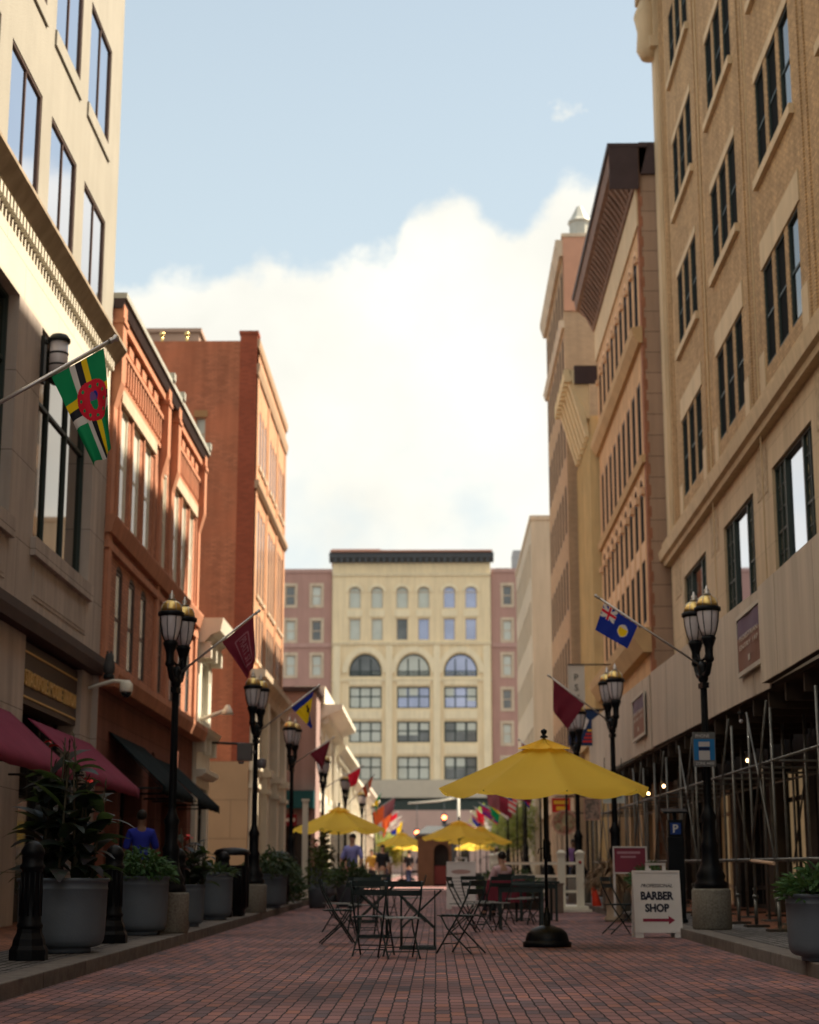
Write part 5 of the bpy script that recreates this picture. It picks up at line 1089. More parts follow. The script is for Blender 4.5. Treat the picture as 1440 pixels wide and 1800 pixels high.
def herbs(x, y, z, r, h, n, L, m, label, name='leafy_plant', cat='plant', flowers=None, down=.6, nfl=30):
    t = plant(name, (x, y, z), label, cat); q = MB()
    for i in range(n):
        a = rnd.uniform(0, 6.28); rr = r*math.sqrt(rnd.random()); e = 1-(rr/r)**2*.6; zz = z+h*e*rnd.random()**.7; v = Vector((math.cos(a)*rr/r, math.sin(a)*rr/r, rnd.uniform(-.1, 1.1)))
        blade(q, (x+rr*math.cos(a), y+rr*math.sin(a), zz), v+Vector((rnd.uniform(-.5, .5), rnd.uniform(-.5, .5), 0)), L*rnd.uniform(.6, 1.2), L*.24, down, 0, 3, rnd.uniform(-1, 1))
    q.build('foliage', m, t)
    s = MB()
    for i in range(9): a = i*.7; s.tube([(x+.25*r*math.cos(a), y+.25*r*math.sin(a), z-.05), (x+.6*r*math.cos(a), y+.6*r*math.sin(a), z+h*.7)], .008, 5)
    s.build('stems', m_stem, t)
    if flowers:
        f = MB()
        for i in range(nfl):
            a = rnd.uniform(0, 6.28); rr = r*rnd.random(); c = Vector((x+rr*math.cos(a), y+rr*math.sin(a), z+h*rnd.uniform(.6, 1.1)))
            for k in range(5): blade(f, c, (math.cos(k*1.26), math.sin(k*1.26), .4), .05, .035, .4, 0, 2)
        f.build('flowers', flowers, t)
    return t
herbs(-3.95, 23.2, gz(23.2)+.82, .42, .42, 800, .16, m_herb, 'low bright green herbs in the second planter', down=.9)
herbs(-3.75, 29.5, gz(29.5)+.86, .30, .16, 260, .16, m_shrub, 'dark green shrub in the planter before the first litter bin')
herbs(-3.6, 37.5, gz(37.5)+.78, .55, .55, 700, .2, m_shrub, 'dark spreading shrub before the second litter bin', 'shrub', 'shrub', down=1)
herbs(-3.62, 41.0, gz(41)+.15, .5, 1.0, 600, .22, m_shrub, 'dark shrub standing on the left pavement beside the far lamp', 'shrub', 'shrub')
herbs(3.78, 17.1, gz(17.1)+.70, .40, .34, 700, .15, m_herb, 'green herbs in the planter at the right edge')
herbs(3.72, 30.6, gz(30.6)+.66, .34, .38, 400, .15, m_herb, 'small green plant with red flowers behind the barber sign', flowers=m_redfl, nfl=8)
herbs(-2.95, 43.2, gz(43.2)+.5, .26, 1.0, 350, .16, m_lime, 'pale sunlit variegated plant left of the bistro chairs', flowers=m_whfl, nfl=60)
t = tag(MB().lathe([(.3, 0), (.36, .5), (.4, .55), (.3, .55)], (-2.2, 44.2, gz(44.2)), 20).build('planter', m_planter), 'low dark planter in front of the person in the lavender shirt', 'planter')
herbs(-2.2, 44.2, gz(44.2)+.5, .48, .62, 520, .2, m_shrub, 'dark shrub in front of the person in the lavender shirt', 'shrub', 'shrub')
t = tag(MB().lathe([(.2, 0), (.24, .45), (.27, .5), (.2, .5)], (-2.95, 43.2, gz(43.2)), 20).build('planter', m_planter), 'small tapered planter under the pale variegated plant', 'planter')
# dry grasses in a stone pot behind the barber sign
x, y = 3.36, 33.2; t = tag(MB().lathe([(.17, 0), (.2, .05), (.15, .12), (.17, .5), (.24, .62), (.26, .7), (.2, .7), (0, .66)], (x, y, gz(y)), 20).build('stone_pot', m_sand), 'buff stone pot holding dry feathery grass', 'pot')
t = plant('ornamental_grass', (x, y, gz(y)+.70), 'dry brown feathery grass in a stone pot behind the barber sign', 'grass plant'); q = MB()
for i in range(1100): a = rnd.uniform(0, 6.28); blade(q, (x+.05*math.cos(a), y+.05*math.sin(a), gz(y)+.66), (math.cos(a)*rnd.random(), math.sin(a)*rnd.random(), rnd.uniform(.5, 1.1)), rnd.uniform(.4, .8), .032, rnd.uniform(.6, 1.8), 0, 5)
q.build('foliage', m_dry, t)
q = MB()
for i in range(420): a = rnd.uniform(0, 6.28); rr = .3*rnd.random(); blade(q, (5.25+rr*math.cos(a), 24.5+rr*2*math.sin(a), gz(24)+.15), (math.cos(a), math.sin(a), rnd.uniform(.3, 1)), rnd.uniform(.25, .5), .016, rnd.uniform(.5, 1.5), 0, 4)
t = plant('ornamental_grass', (5.25, 24.5, gz(24)+.15), 'dark wispy grass clump behind the scaffold rail', 'grass plant'); q.build('foliage', M('dull_grass', (.09, .08, .045), .8, .3, 5, coord='obj'), t)
def make_bin():
    r = empty('litter_bin', (0, 0, 0)); tag(r, 'x', 'litter bin', 'black litter bins'); 
    q = MB(); q.lathe([(.20, 0), (.22, .04), (.22, .1), (.25, .12), (.265, .78), (.27, .8)], n=28)
    for k in range(18): a = 2*math.pi*k/18; q.tube([(.262*math.cos(a), .262*math.sin(a), .14), (.272*math.cos(a), .272*math.sin(a), .77)], .009, 4)
    q.build('body', m_black, r)
    q = MB(); n = 14
    for s in (-1, 1): # hood standing on two curved sides
        for k in range(5):
            a0 = math.pi/2*s-.55+k*.22+(0 if s > 0 else 0); P = [(.26*math.cos(a0), .26*math.sin(a0)), (.26*math.cos(a0+.22), .26*math.sin(a0+.22))]
            q.hexa([(P[0][0], P[0][1], .8), (P[1][0], P[1][1], .8), (P[1][0]*.93, P[1][1]*.93, .8), (P[0][0]*.93, P[0][1]*.93, .8), (P[0][0], P[0][1], .98), (P[1][0], P[1][1], .98), (P[1][0]*.93, P[1][1]*.93, .98), (P[0][0]*.93, P[0][1]*.93, .98)])
    q.lathe([(.24, .965), (.285, .97), (.29, 1.0), (.25, 1.05), (.15, 1.08), (0, 1.09)], n=28); q.build('hood', m_black, r)
    MB().lathe([(.24, .62), (.24, .79)], n=20).build('liner', M('liner', (.03, .03, .03), .6, coord='obj'), r); return r
bn = make_bin();  place(bn, (-3.72, 31.6, gz(31.6)+KERB), R(90), 'black hooded litter bin beside the lamp with the grey box', used); place(bn, (-3.72, 40.2, gz(40.2)+KERB), R(90), 'second black litter bin, farther along the left kerb', used)
for o_ in [o for o in COL.objects if o.name.startswith('litter_bin')]: o_.scale = (1.16, 1.16, 1.12)

# ================================================================== umbrellas
m_umb = M('yellow_canvas', (1.0, .69, .09), .75, .06, 2, .12, 90, coord='obj')
m_umb.node_tree.nodes['Principled BSDF'].inputs['Subsurface Weight'].default_value = 0
def add_translucent(m, col, f):
    t = m.node_tree; bs = t.nodes['Principled BSDF']; o = [n for n in t.nodes if n.type == 'OUTPUT_MATERIAL'][0]; tr = t.nodes.new('ShaderNodeBsdfTranslucent'); tr.inputs[0].default_value = tuple(col)+(1,); mx_ = t.nodes.new('ShaderNodeMixShader'); mx_.inputs[0].default_value = f; t.links.new(bs.outputs[0], mx_.inputs[1]); t.links.new(tr.outputs[0], mx_.inputs[2]); t.links.new(mx_.outputs[0], o.inputs[0])
add_translucent(m_umb, (1.0, .70, .09), .55)
for k in ('green', 'yellow', 'red', 'white', 'blue', 'maroon', 'orange'): add_translucent(FM[k], tuple(min(1, c*1.2) for c in {'green': GREENF, 'yellow': YELF, 'red': RED, 'white': WHT, 'blue': BLU, 'maroon': MAR, 'orange': (.75, .13, .04)}[k]), .3)
for m_ in (m_canna, m_herb, m_shrub, m_lime): add_translucent(m_, (.10, .16, .04), .25)
def make_umbrella():
    r = empty('market_umbrella', (0, 0, 0)); tag(r, 'x', 'umbrella', 'yellow market umbrellas down the middle of the street')
    rz, rr, az = 2.06, 1.36, 2.72
    def canopy(R0, R1, z0, z1, hem, scal, name, ns=8):
        q = MB(); NA = 8*10; NR = 12; vs = []
        for j in range(NR+1):
            t = j/NR
            for i in range(NA):
                a = 2*math.pi*i/NA+R(8); k = (i % 10)/10; ph = abs(k-.5)*2  # 1 at the ribs, 0 mid panel
                w = 4*k*(1-k); chord = math.cos(math.pi/8)/math.cos((k-.5)*math.pi/4); rad = (R0+(R1-R0)*t)*(1-(1-chord)*1.0*(t if R0 == 0 else 1)); z = z0+(z1-z0)*t**.93-w*.055*math.sin(math.pi*min(1, t))*(1)
                if j == NR: z -= scal*w
                z -= scal*w*t**6*.6*(j < NR)
                vs.append((rad*math.cos(a), rad*math.sin(a), z))
        fs = [(j*NA+i, j*NA+(i+1) % NA, (j+1)*NA+(i+1) % NA, (j+1)*NA+i) for j in range(NR) for i in range(NA)]
        q.add(vs, fs, 0, True); return q.build(name, m_umb, r)
    canopy(.12, rr, az-.08, rz, 0, .12, 'canopy'); canopy(.0, .34, az+.0, az-.135, 0, .012, 'vent_cap')
    q = MB()
    for k in range(8): a = R(8)+k*math.pi/4; q.tube([(.04*math.cos(a), .04*math.sin(a), az-.09), ((rr-.02)*math.cos(a), (rr-.02)*math.sin(a), rz-.012)], .009, 5); q.tube([(.05*math.cos(a), .05*math.sin(a), 2.0), (.66*math.cos(a), .66*math.sin(a), 2.35)], .008, 5)
    q.build('ribs', m_blackb, r)
    q = MB(); q.tube([(0, 0, .2), (0, 0, az)], .021, 12); q.lathe([(.05, 1.96), (.055, 2.03), (.03, 2.06)], n=12); q.lathe([(.03, 1.12), (.034, 1.14), (.034, 1.36), (.03, 1.38)], n=12); q.build('pole', m_black, r)
    q = MB(); q.tube([(0, 0, 1.27), (-.09, -.03, 1.25), (-.1, -.03, 1.19)], .007, 5); q.build('crank_handle', m_black, r)
    MB().lathe([(.05, az), (.05, az+.02), (.02, az+.04), (.042, az+.075), (.04, az+.1), (0, az+.125)], n=12).build('finial', m_black, r)
    MB().lathe([(.30, 0), (.305, .06), (.27, .075), (.27, .09), (.25, .17), (.19, .23), (.09, .265), (.045, .28), (.045, .42), (.03, .44), (.03, .5)], n=28).build('base', m_black, r); return r
um = make_umbrella()
for x, y, rz, sc, lab in [(1.44, 23.0, 0, 1, 'large yellow umbrella in the foreground over the street tables'), (-2.85, 50.5, 20, 1, 'yellow umbrella on the left in front of the white shops'), (.85, 66, 0, 1, 'yellow umbrella in the middle below the cream building'), (1.75, 70, 10, .95, 'yellow umbrella mostly hidden behind the middle one'), (-1.95, 98, 12, 1.05, 'small far yellow umbrella left of the wooden kiosk'), (-1.65, 112, 0, 1, 'brightest small yellow umbrella, lowest one left of the kiosk'), (2.7, 122, 20, 1.05, 'small far yellow umbrella on the right below the middle ones')]:
    o = place(um, (x, y, gz(y)), R(rz), lab, used); o.scale = (sc*1.05, sc*1.05, sc)
for c in um.children: # the big one leans a little towards the camera at its tilt joint
    if c.name.split('.')[0] in ('canopy', 'vent_cap', 'ribs', 'finial'): c.rotation_euler = (R(4.5), 0, 0); c.location = (0, 2.45*math.sin(R(4.5)), .0)

# ================================================================== folding chairs and tables
m_seat = M('pale_seat_paint', (.30, .31, .30), .45, .1, 4, coord='obj'); m_gmet = M('dark_green_furniture_paint', (.022, .034, .034), .45, .15, 5, coord='obj')
def make_chair(seat=m_seat):
    r = empty('bistro_chair', (0, 0, 0)); tag(r, 'x', 'chair', 'folding bistro chairs in the street')
    for s in (-1, 1):
        q = MB(); q.tube([(s*.205, -.235, .86), (s*.205, -.19, .70), (s*.205, -.06, .45), (s*.205, .235, .01)], .0115, 7); q.build('leg', m_gmet, r)
        q = MB(); q.tube([(s*.185, .19, .455), (s*.185, .10, .30), (s*.185, -.225, .01)], .0105, 7); q.build('leg', m_gmet, r)
    q = MB()
    for z, y in ((.12, .16), (.23, .10)): q.tube([(-.205, y, z), (.205, y, z)], .008, 6)
    q.tube([(-.185, -.15, .08), (.185, -.15, .08)], .008, 6); q.build('stretcher', m_gmet, r)
    q = MB()
    for k in range(7): y = -.19+k*.062; q.box(-.20, .20, y, y+.05, .452-(.006 if k in (0, 6) else 0), .462-(.006 if k in (0, 6) else 0))
    q.tube([(-.19, -.18, .445), (-.19, .2, .445)], .009, 6); q.tube([(.19, -.18, .445), (.19, .2, .445)], .009, 6); q.build('seat', seat, r)
    q = MB()
    for z, y in ((.70, -.187), (.80, -.216)):
        for k in range(6):
            x0, x1 = -.215+k*.43/6, -.215+(k+1)*.43/6; c0, c1 = .018*(1-(x0/.215)**2), .018*(1-(x1/.215)**2)
            q.hexa([(x0, y-c0, z), (x1, y-c1, z), (x1, y-c1+.008, z), (x0, y-c0+.008, z), (x0, y-c0-.01, z+.062), (x1, y-c1-.01, z+.062), (x1, y-c1-.002, z+.062), (x0, y-c0-.002, z+.062)])
    q.build('backrest', m_gmet, r); return r
ch = make_chair(); ch2 = make_chair(m_gmet)
def ground_at(x, y): g_ = ray(x, y); t = (0-CAM.z)/(g_.z-SLOPE*g_.y); return CAM+g_*t
CH = [(592, 1660, -82, 1, 'leftmost bistro chair, standing in profile facing right'), (655, 1681, -12, 1, 'bistro chair second from left in the front row, dark seat'), (703, 1685, 14, 0, 'front bistro chair with a pale seat, nearest the camera'), (812, 1677, 62, 1, 'bistro chair right of the front table, turned to the left'),
      (815, 1640, -100, 0, 'bistro chair behind the right front one, turned away'), (640, 1645, 170, 0, 'bistro chair behind the front left ones, pale seat facing the camera'), (600, 1640, 120, 0, 'bistro chair far left behind the profile one, pale seat'), (868, 1638, 35, 0, 'bistro chair with pale seat left of the umbrella base, in front of the maroon cloth'), (842, 1634, -30, 0, 'bistro chair between the menu board and the maroon cloth'), (915, 1626, 160, 0, 'bistro chair under the umbrella behind the dark table'), (935, 1622, -60, 0, 'pale bistro chair just left of the umbrella pole, farther back'), (1091, 1643, -75, 1, 'bistro chair half hidden behind the barber sign'), (727, 1622, 90, 0, 'bistro chair in the distance behind the front table'), (675, 1615, 200, 0, 'bistro chair in the distance behind the rear table')]
for x, y, rz, dk, lab in CH:
    p = ground_at(x, y); place(ch2 if dk else ch, p, R(rz), lab, used)
def make_table():
    r = empty('folding_table', (0, 0, 0)); tag(r, 'x', 'table', 'folding street tables')
    MB().box(-.33, .33, -.33, .33, .735, .75).build('tabletop', m_seat, r, bevel=.004)
    for y in (-.26, .26):
        q = MB(); q.tube([(-.30, y, .73), (.21, y, .26), (.21, y, .04)], .0125, 7); q.build('leg', m_gmet, r)
        q = MB(); q.tube([(.30, y, .73), (-.21, y, .26), (-.21, y, .04)], .0125, 7); q.build('leg', m_gmet, r)
        q = MB(); q.tube([(.215, y, .73), (.215, y, .03)], .009, 6); q.tube([(-.215, y, .73), (-.215, y, .03)], .009, 6); q.box(-.235, .235, y-.022, y+.022, 0, .035); q.build('foot_bar', m_gmet, r)
    return r
tb = make_table()
place(tb, ground_at(735, 1668), 0, 'front folding table with crossed legs, its top seen edge on', used); place(tb, ground_at(655, 1648), R(4), 'folding table behind the two left front chairs', used); place(tb, ground_at(640, 1622), R(10), 'farther folding table before the pale planter plant', used)
def make_dark_table():
    r = empty('square_table', (0, 0, 0)); tag(r, 'x', 'table', 'square dark cafe tables'); MB().box(-.40, .40, -.35, .35, .70, .74).build('tabletop', m_gmet, r, bevel=.006)
    for sx in (-1, 1):
        for sy in (-1, 1): MB().box(sx*.34-.022, sx*.34+.022, sy*.29-.022, sy*.29+.022, 0, .70).build('leg', m_gmet, r)
    q = MB(); q.box(-.34, .34, -.31, -.29, .6, .69); q.box(-.34, .34, .29, .31, .6, .69); q.build('apron', m_gmet, r); return r
dt = make_dark_table(); p = ground_at(916, 1634); place(dt, p, 0, 'dark square table left of the umbrella pole', used); place(dt, (1.9, 33.5, gz(33.5)), R(6), 'dark square table farther back, right of the umbrella pole', used)
# table with maroon cloth
x, y = 1.32, 33.6; t = tag(empty('draped_table', (x, y, gz(y))), 'table under a maroon cloth hanging halfway, behind the bistro chairs', 'table')
q = MB(); n = 24; z0 = gz(y); vs = []; per = []
for k in range(n*4):
    s, f = divmod(k, n); u = -1+2*f/n; P = [(u, -1), (1, u), (-u, 1), (-1, -u)][s]; per.append(P)
for j, (zz, e, a) in enumerate(((.765, 1.0, 0), (.74, 1.015, .0), (.55, 1.03, .012), (.34, 1.05, .03))):
    for k, (u, v) in enumerate(per): w = 1+a*math.sin(k*.9)*1.5; vs.append((x+u*.36*e*w, y+v*.34*e*w, z0+zz))
m_ = len(per); fs = [(j*m_+k, j*m_+(k+1) % m_, (j+1)*m_+(k+1) % m_, (j+1)*m_+k) for j in range(3) for k in range(m_)]+[tuple(range(m_))]
q.add(vs, fs, 0, True); q.build('cloth', M('maroon_tablecloth', (.15, .02, .035), .8, .12, 4, coord='obj'), t)
for sx in (-1, 1):
    for sy in (-1, 1): MB().tube([(x+sx*.3, y+sy*.28, z0), (x+sx*.3, y+sy*.28, z0+.74)], .018).build('leg', m_gmet, t)

# ================================================================== A-frame boards
m_board = M('white_board_plastic', (.62, .58, .56), .45, .06, 4, coord='obj'); m_ink = M('black_print', (.012, .014, .03), .6, coord='obj'); m_mar = M('maroon_print', (.24, .02, .05), .6, coord='obj')
def aframe(x, y, rz, w, h, label, name='sandwich_board'):
    t = tag(empty(name, (x, y, gz(y))), label, 'sandwich board'); lean = .16*h
    for s in (-1, 1):
        q = MB(); f = lambda u, v, d: Vector((u, s*(lean*(1-v/h)+.01+d), v))
        q.fb(f, -w/2, w/2, .07, h, -.012, .008); q.fb(f, -w/2, -w/2+.12, 0, .07, -.012, .008); q.fb(f, w/2-.12, w/2, 0, .07, -.012, .008)
        for a, b, c, d in ((-w/2, w/2, h-.03, h), (-w/2, w/2, .07, .10), (-w/2, -w/2+.03, .10, h-.03), (w/2-.03, w/2, .10, h-.03)): q.fb(f, a, b, c, d, .008, .018)
        p = q.build('panel', m_board, None); p.parent = t
        q = MB()
        for a, b in ((-.15, -.10), (.10, .15)): q.fb(f, a, b, h, h+.11, -.012, .012)
        q.fb(f, -.10, .10, h+.075, h+.11, -.012, .012); q.fb(f, -.10, -.07, h, h+.03, -.01, .01)
        p = q.build('handle', m_board, None); p.parent = t
    t.rotation_euler = (0, 0, rz); return t, lambda u, v, d=.02: Vector((u, -(lean*(1-v/h)+.01+d), v)), lean
p = ground_at(1156, 1648); BW, BH = .70, .965
t, S_, lean = aframe(p.x, p.y, R(3), BW, BH, 'white sandwich board reading barber shop with a maroon arrow')
upv = (S_(0, 1)-S_(0, 0)).normalized(); 
q = MB(); put_text(q, 'PROFESSIONAL', S_(0, .745, .0105), (1, 0, 0), upv, w=.47, h=.052, bold=.02, shear=.25); put_text(q, 'BARBER', S_(0, .60, .0105), (1, 0, 0), upv, w=.49, h=.125, bold=.05); put_text(q, 'SHOP', S_(-.01, .425, .0105), (1, 0, 0), upv, w=.36, h=.125, bold=.05)
o = q.build('lettering', m_ink, None); o.parent = t
q = MB(); z = .25; q.add([S_(-.23, z-.022, .0105), S_(.15, z-.022, .0105), S_(.15, z-.062, .0105), S_(.245, z, .0105), S_(.15, z+.062, .0105), S_(.15, z+.022, .0105), S_(-.23, z+.022, .0105)], [(0, 1, 2, 3, 4, 5, 6)]); o = q.build('arrow', m_mar, None); o.parent = t
p = ground_at(811, 1598); t, S_, lean = aframe(p.x, p.y, R(-2), .70, 1.12, 'white menu board with an oval emblem and faint lines of text, middle of street'); 
q = MB(); P = [(.24*math.cos(k*math.pi/12), .055*math.sin(k*math.pi/12)) for k in range(24)]; q.add([S_(a, .88+b, .0105) for a, b in P], [tuple(range(24))]); o = q.build('emblem', M('pinkish_print', (.40, .25, .23), .6, coord='obj'), None); o.parent = t
q = MB()
for k in range(7): q.add([S_(a, .72-k*.08+b, .0105) for a, b in ((-.22+.02*(k % 3), 0), (.2-.03*(k % 2), 0), (.2-.03*(k % 2), .022), (-.22+.02*(k % 3), .022))], [(0, 1, 2, 3)])
o = q.build('print_lines', M('grey_print', (.25, .24, .25), .6, coord='obj'), None); o.parent = t

# pay station
x, y = 3.86, 28.2; g = gz(y)+KERB; t = tag(empty('pay_station', (x, y, g)), 'black parking pay station with a blue P panel and flat canopy', 'parking meter')
q = MB(); q.box(x-.13, x+.13, y-.12, y+.12, g, g+1.35); q.box(x-.15, x+.15, y-.14, y+.14, g, g+.06); q.build('cabinet', m_black, t, bevel=.012)
q = MB(); q.box(x-.12, x+.12, y-.11, y+.11, g+1.35, g+1.62); q.build('head', m_black, t, bevel=.01); q = MB(); q.box(x-.03, x+.03, y-.03, y+.03, g+1.62, g+1.74); q.hexa([(x-.2, y-.16, g+1.72), (x+.2, y-.16, g+1.72), (x+.2, y+.16, g+1.78), (x-.2, y+.16, g+1.78), (x-.2, y-.16, g+1.75), (x+.2, y-.16, g+1.75), (x+.2, y+.16, g+1.81), (x-.2, y+.16, g+1.81)]); q.build('canopy', m_black, t)
q = MB(); q.box(x-.085, x+.085, y-.118, y-.1105, g+1.39, g+1.57); o = q.build('blue_panel', M('parking_blue', (.01, .04, .20), .5), t); q = MB(); put_text(q, 'P', (x, y-.119, g+1.48), (1, 0, 0), (0, 0, 1), h=.13, bold=.02); q.build('lettering', M('sign_white', (.6, .6, .58), .6), o)
# maroon framed sign, hanging signs
def flat_sign(x0, x1, y, z0, z1, mf, mb_, label, legs=0, edge=.03, name='framed_sign', hang=None):
    t = tag(empty(name, ((x0+x1)/2, y, z0)), label, 'sign'); q = MB(); q.box(x0, x1, y, y+.03, z0, z1); q.build('panel', mf, t)
    q = MB(); q.box(x0, x1, y-.012, y-.001, z1-edge, z1); q.box(x0, x1, y-.012, y-.001, z0, z0+edge); q.box(x0, x0+edge, y-.012, y-.001, z0+edge, z1-edge); q.box(x1-edge, x1, y-.012, y-.001, z0+edge, z1-edge)
    if legs:
        for xx in (x0+.02, x1-.02): q.box(xx-.02, xx+.02, y+.001, y+.028, legs, z0)
    q.build('frame', mb_, t)
    if hang: q = MB(); q.tube([(x0+.05, y+.015, z1), (x0+.05, y+.015, hang)], .01, 6); q.tube([(x1-.05, y+.015, z1), (x1-.05, y+.015, hang)], .01, 6); q.build('hanger', m_blackb, t)
    return t
Y = 31.5; a, c = PY(1077, 1488, Y), PY(1138, 1526, Y); t = flat_sign(a.x, c.x, Y, c.z-.1, a.z, M('maroon_panel', (.20, .03, .055), .5), m_board, 'maroon notice in a white frame behind the barber sign', legs=gz(Y)+KERB, edge=.025)
q = MB(); q.box(a.x+.08, c.x-.12, Y-.004, Y-.001, a.z-.13, a.z-.09); q.box(a.x+.14, c.x-.2, Y-.004, Y-.001, a.z-.2, a.z-.17); q.build('print_lines', M('rose_print', (.42, .22, .26), .6), t)
Y = 40; a, c = PY(1060, 1386, Y), PY(1098, 1412, Y); t = flat_sign(a.x, c.x, Y, c.z, a.z+.05, M('pale_blue_white', (.50, .54, .50), .5), m_board, 'white sign with a small blue mark hanging under the shed', name='hanging_sign', hang=3.95, edge=.01)
q = MB(); q.box((a.x+c.x)/2-.03, (a.x+c.x)/2+.03, Y-.015, Y-.013, c.z+.05, a.z-.04); q.box(a.x+.06, c.x-.06, Y-.015, Y-.0135, (a.z+c.z)/2-.035, (a.z+c.z)/2); q.build('blue_mark', M('sign_blue', (.01, .13, .33), .5), t)
Y = 55; a, c = PY(970, 1403, Y), PY(1003, 1428, Y); t = flat_sign(a.x, c.x, Y, c.z, a.z, M('red_panel', (.55, .03, .02), .5), M('red_panel', (.55, .03, .02), .5), 'red rectangular shop sign with two lines of yellow marks', name='shop_sign', edge=.01)
q = MB(); q.box(a.x+.06, c.x-.06, Y-.016, Y-.0135, a.z-.19, a.z-.08); q.box(a.x+.14, c.x-.14, Y-.016, Y-.0135, a.z-.38, a.z-.26); q.build('yellow_marks', M('yellow_print', (.75, .40, .03), .5), t)
q = MB(); q.tube([(a.x+.1, Y+.02, a.z+.05), (5.9, Y+.02, a.z+.05)], .02, 6); q.build('bracket', m_blackb, t)
p = PY(993, 1446, Y); t = tag(empty('round_sign', p), 'round picture sign below the red rectangular one', 'sign'); q = MB(); q.add([(p.x+.4*math.cos(k*.2618), Y, p.z+.38*math.sin(k*.2618)) for k in range(24)]+[(p.x+.4*math.cos(k*.2618), Y+.05, p.z+.38*math.sin(k*.2618)) for k in range(24)], [tuple(range(24)), tuple(range(24, 48))]+[(k, (k+1) % 24, 24+(k+1) % 24, 24+k) for k in range(24)]); q.build('disc', M('food_picture', (.30, .12, .08), .6, .5, 5, col2=(.35, .30, .17)), t)
q = MB()
for k in range(24): a0, a1 = k*.2618, (k+1)*.2618; q.hexa([(p.x+r*math.cos(aa), yy, p.z+r*.95*math.sin(aa)) for yy in (Y-.02, Y-.002) for r, aa in ((.36, a0), (.42, a0), (.42, a1), (.36, a1))])
q.build('rim', M('salmon_rim', (.48, .27, .20), .6), t)
q = MB(); q.tube([(p.x+.1, Y+.03, p.z+.3), (5.9, Y+.03, p.z+.3)], .02, 6); q.build('bracket', m_blackb, t)
Y = 46; a, c = PY(1026, 1403, Y), PY(1056, 1442, Y); flat_sign(a.x, c.x, Y, c.z, a.z, M('photo_panel', (.38, .26, .21), .6, .5, 6, col2=(.14, .12, .1)), M('salmon_rim', (.48, .27, .20), .6), 'pinkish picture panel hanging behind the right edge of the umbrella', name='hanging_sign', hang=4.0)
Y = 53.5; a, c = PY(998, 1170, Y), PY(1029, 1246, Y); t = flat_sign(a.x, c.x, Y, c.z, a.z, M('pale_banner', (.55, .52, .46), .7), M('pale_banner', (.55, .52, .46), .7), 'tall white vertical shop banner with dark letters', name='vertical_banner', edge=.01)
q = MB(); xm = (a.x+c.x)/2; H = a.z-c.z
for k, l in enumerate('PSY'): put_text(q, l, (xm, Y-.016, a.z-H*(.27+.24*k)), (1, 0, 0), (0, 0, 1), h=H*.15, bold=.01)
q.build('lettering', M('grey_ink', (.10, .10, .09), .6), t); q = MB(); q.tube([(a.x, Y+.015, a.z+.03), (6.0, Y+.015, a.z+.03)], .025, 6); q.tube([(a.x, Y+.015, c.z-.03), (6.0, Y+.015, c.z-.03)], .025, 6); q.build('bracket', m_blackb, t)
Y = 52.0; a, c = PY(999, 1249, Y), PY(1055, 1311, Y); t = flat_sign(a.x, c.x, Y, c.z, a.z, M('navy_panel', (.008, .03, .10), .6), M('navy_panel', (.008, .03, .10), .6), 'navy blue square shop sign with white, yellow and red marks', name='blade_sign', edge=.01)
q = MB(); q.add([(a.x+.25, Y-.014, c.z+.5), (a.x+.5, Y-.014, c.z+.5), (a.x+.62, Y-.014, a.z-.3), (a.x+.45, Y-.014, a.z-.12)], [(0, 1, 2, 3)]); q.add([(a.x+.1, Y-.014, c.z+.32), (a.x+.4, Y-.014, c.z+.32), (a.x+.35, Y-.014, c.z+.48), (a.x+.15, Y-.014, c.z+.46)], [(0, 1, 2, 3)], 1)
for k in range(4): q.box(a.x+.42+.05*k, a.x+.78, Y-.015, Y-.0135, c.z+.1+.11*k, c.z+.16+.11*k, 2 if k < 3 else 1)
q.build('emblem', [m_board, M('yellow_print', (.75, .40, .03), .5), M('red_panel', (.55, .03, .02), .5)], t); q = MB(); q.tube([(a.x, Y+.015, a.z+.03), (6.0, Y+.015, a.z+.03)], .025, 6); q.build('bracket', m_blackb, t)

# ================================================================== fenced patio on the right
t = tag(empty('patio_fence', (2.5, 40, gz(40))), 'white wooden patio fence with square posts and three rails', 'fence')
FP = [(3.28, 40.0), (2.86, 40.1), (1.62, 43.5), (1.66, 52), (1.66, 47.5)]
for x, y in FP:
    g = gz(y); q = MB(); q.box(x-.085, x+.085, y-.085, y+.085, g, g+1.28); q.box(x-.11, x+.11, y-.11, y+.11, g+1.28, g+1.33); q.box(x-.095, x+.095, y-.095, y+.095, g+1.22, g+1.25); q.hexa([(x-.1, y-.1, g+1.33), (x+.1, y-.1, g+1.33), (x+.1, y+.1, g+1.33), (x-.1, y+.1, g+1.33), (x-.03, y-.03, g+1.38), (x+.03, y-.03, g+1.38), (x+.03, y+.03, g+1.38), (x-.03, y+.03, g+1.38)]); q.build('post', m_whitep, t)
q = MB()
for (x0, y0), (x1, y1) in (((3.28, 40), (2.86, 40.1)), ((2.86, 40.1), (2.2, 40.9)), ((2.2, 40.9), (1.62, 43.5)), ((1.62, 43.5), (1.66, 52))):
    for z in (.42, .76, 1.05): d = Vector((x1-x0, y1-y0, 0)).normalized(); s = Vector((-d.y, d.x, 0))*.02; a = Vector((x0, y0, gz(y0)+z)); c = Vector((x1, y1, gz(y1)+z)); q.hexa([a-s, c-s, c+s, a+s]+[v+Vector((0, 0, .06)) for v in (a-s, c-s, c+s, a+s)])
q.build('rails', m_whitep, t)
q = MB()
for p in ((3.2, 40.0), (1.62, 43.4)): x, y = p; q.ball((x+.08, y-.1, gz(y)+1.1), .035, 8)
q.build('reflectors', M('red_reflector', (.45, .02, .02), .4), t)
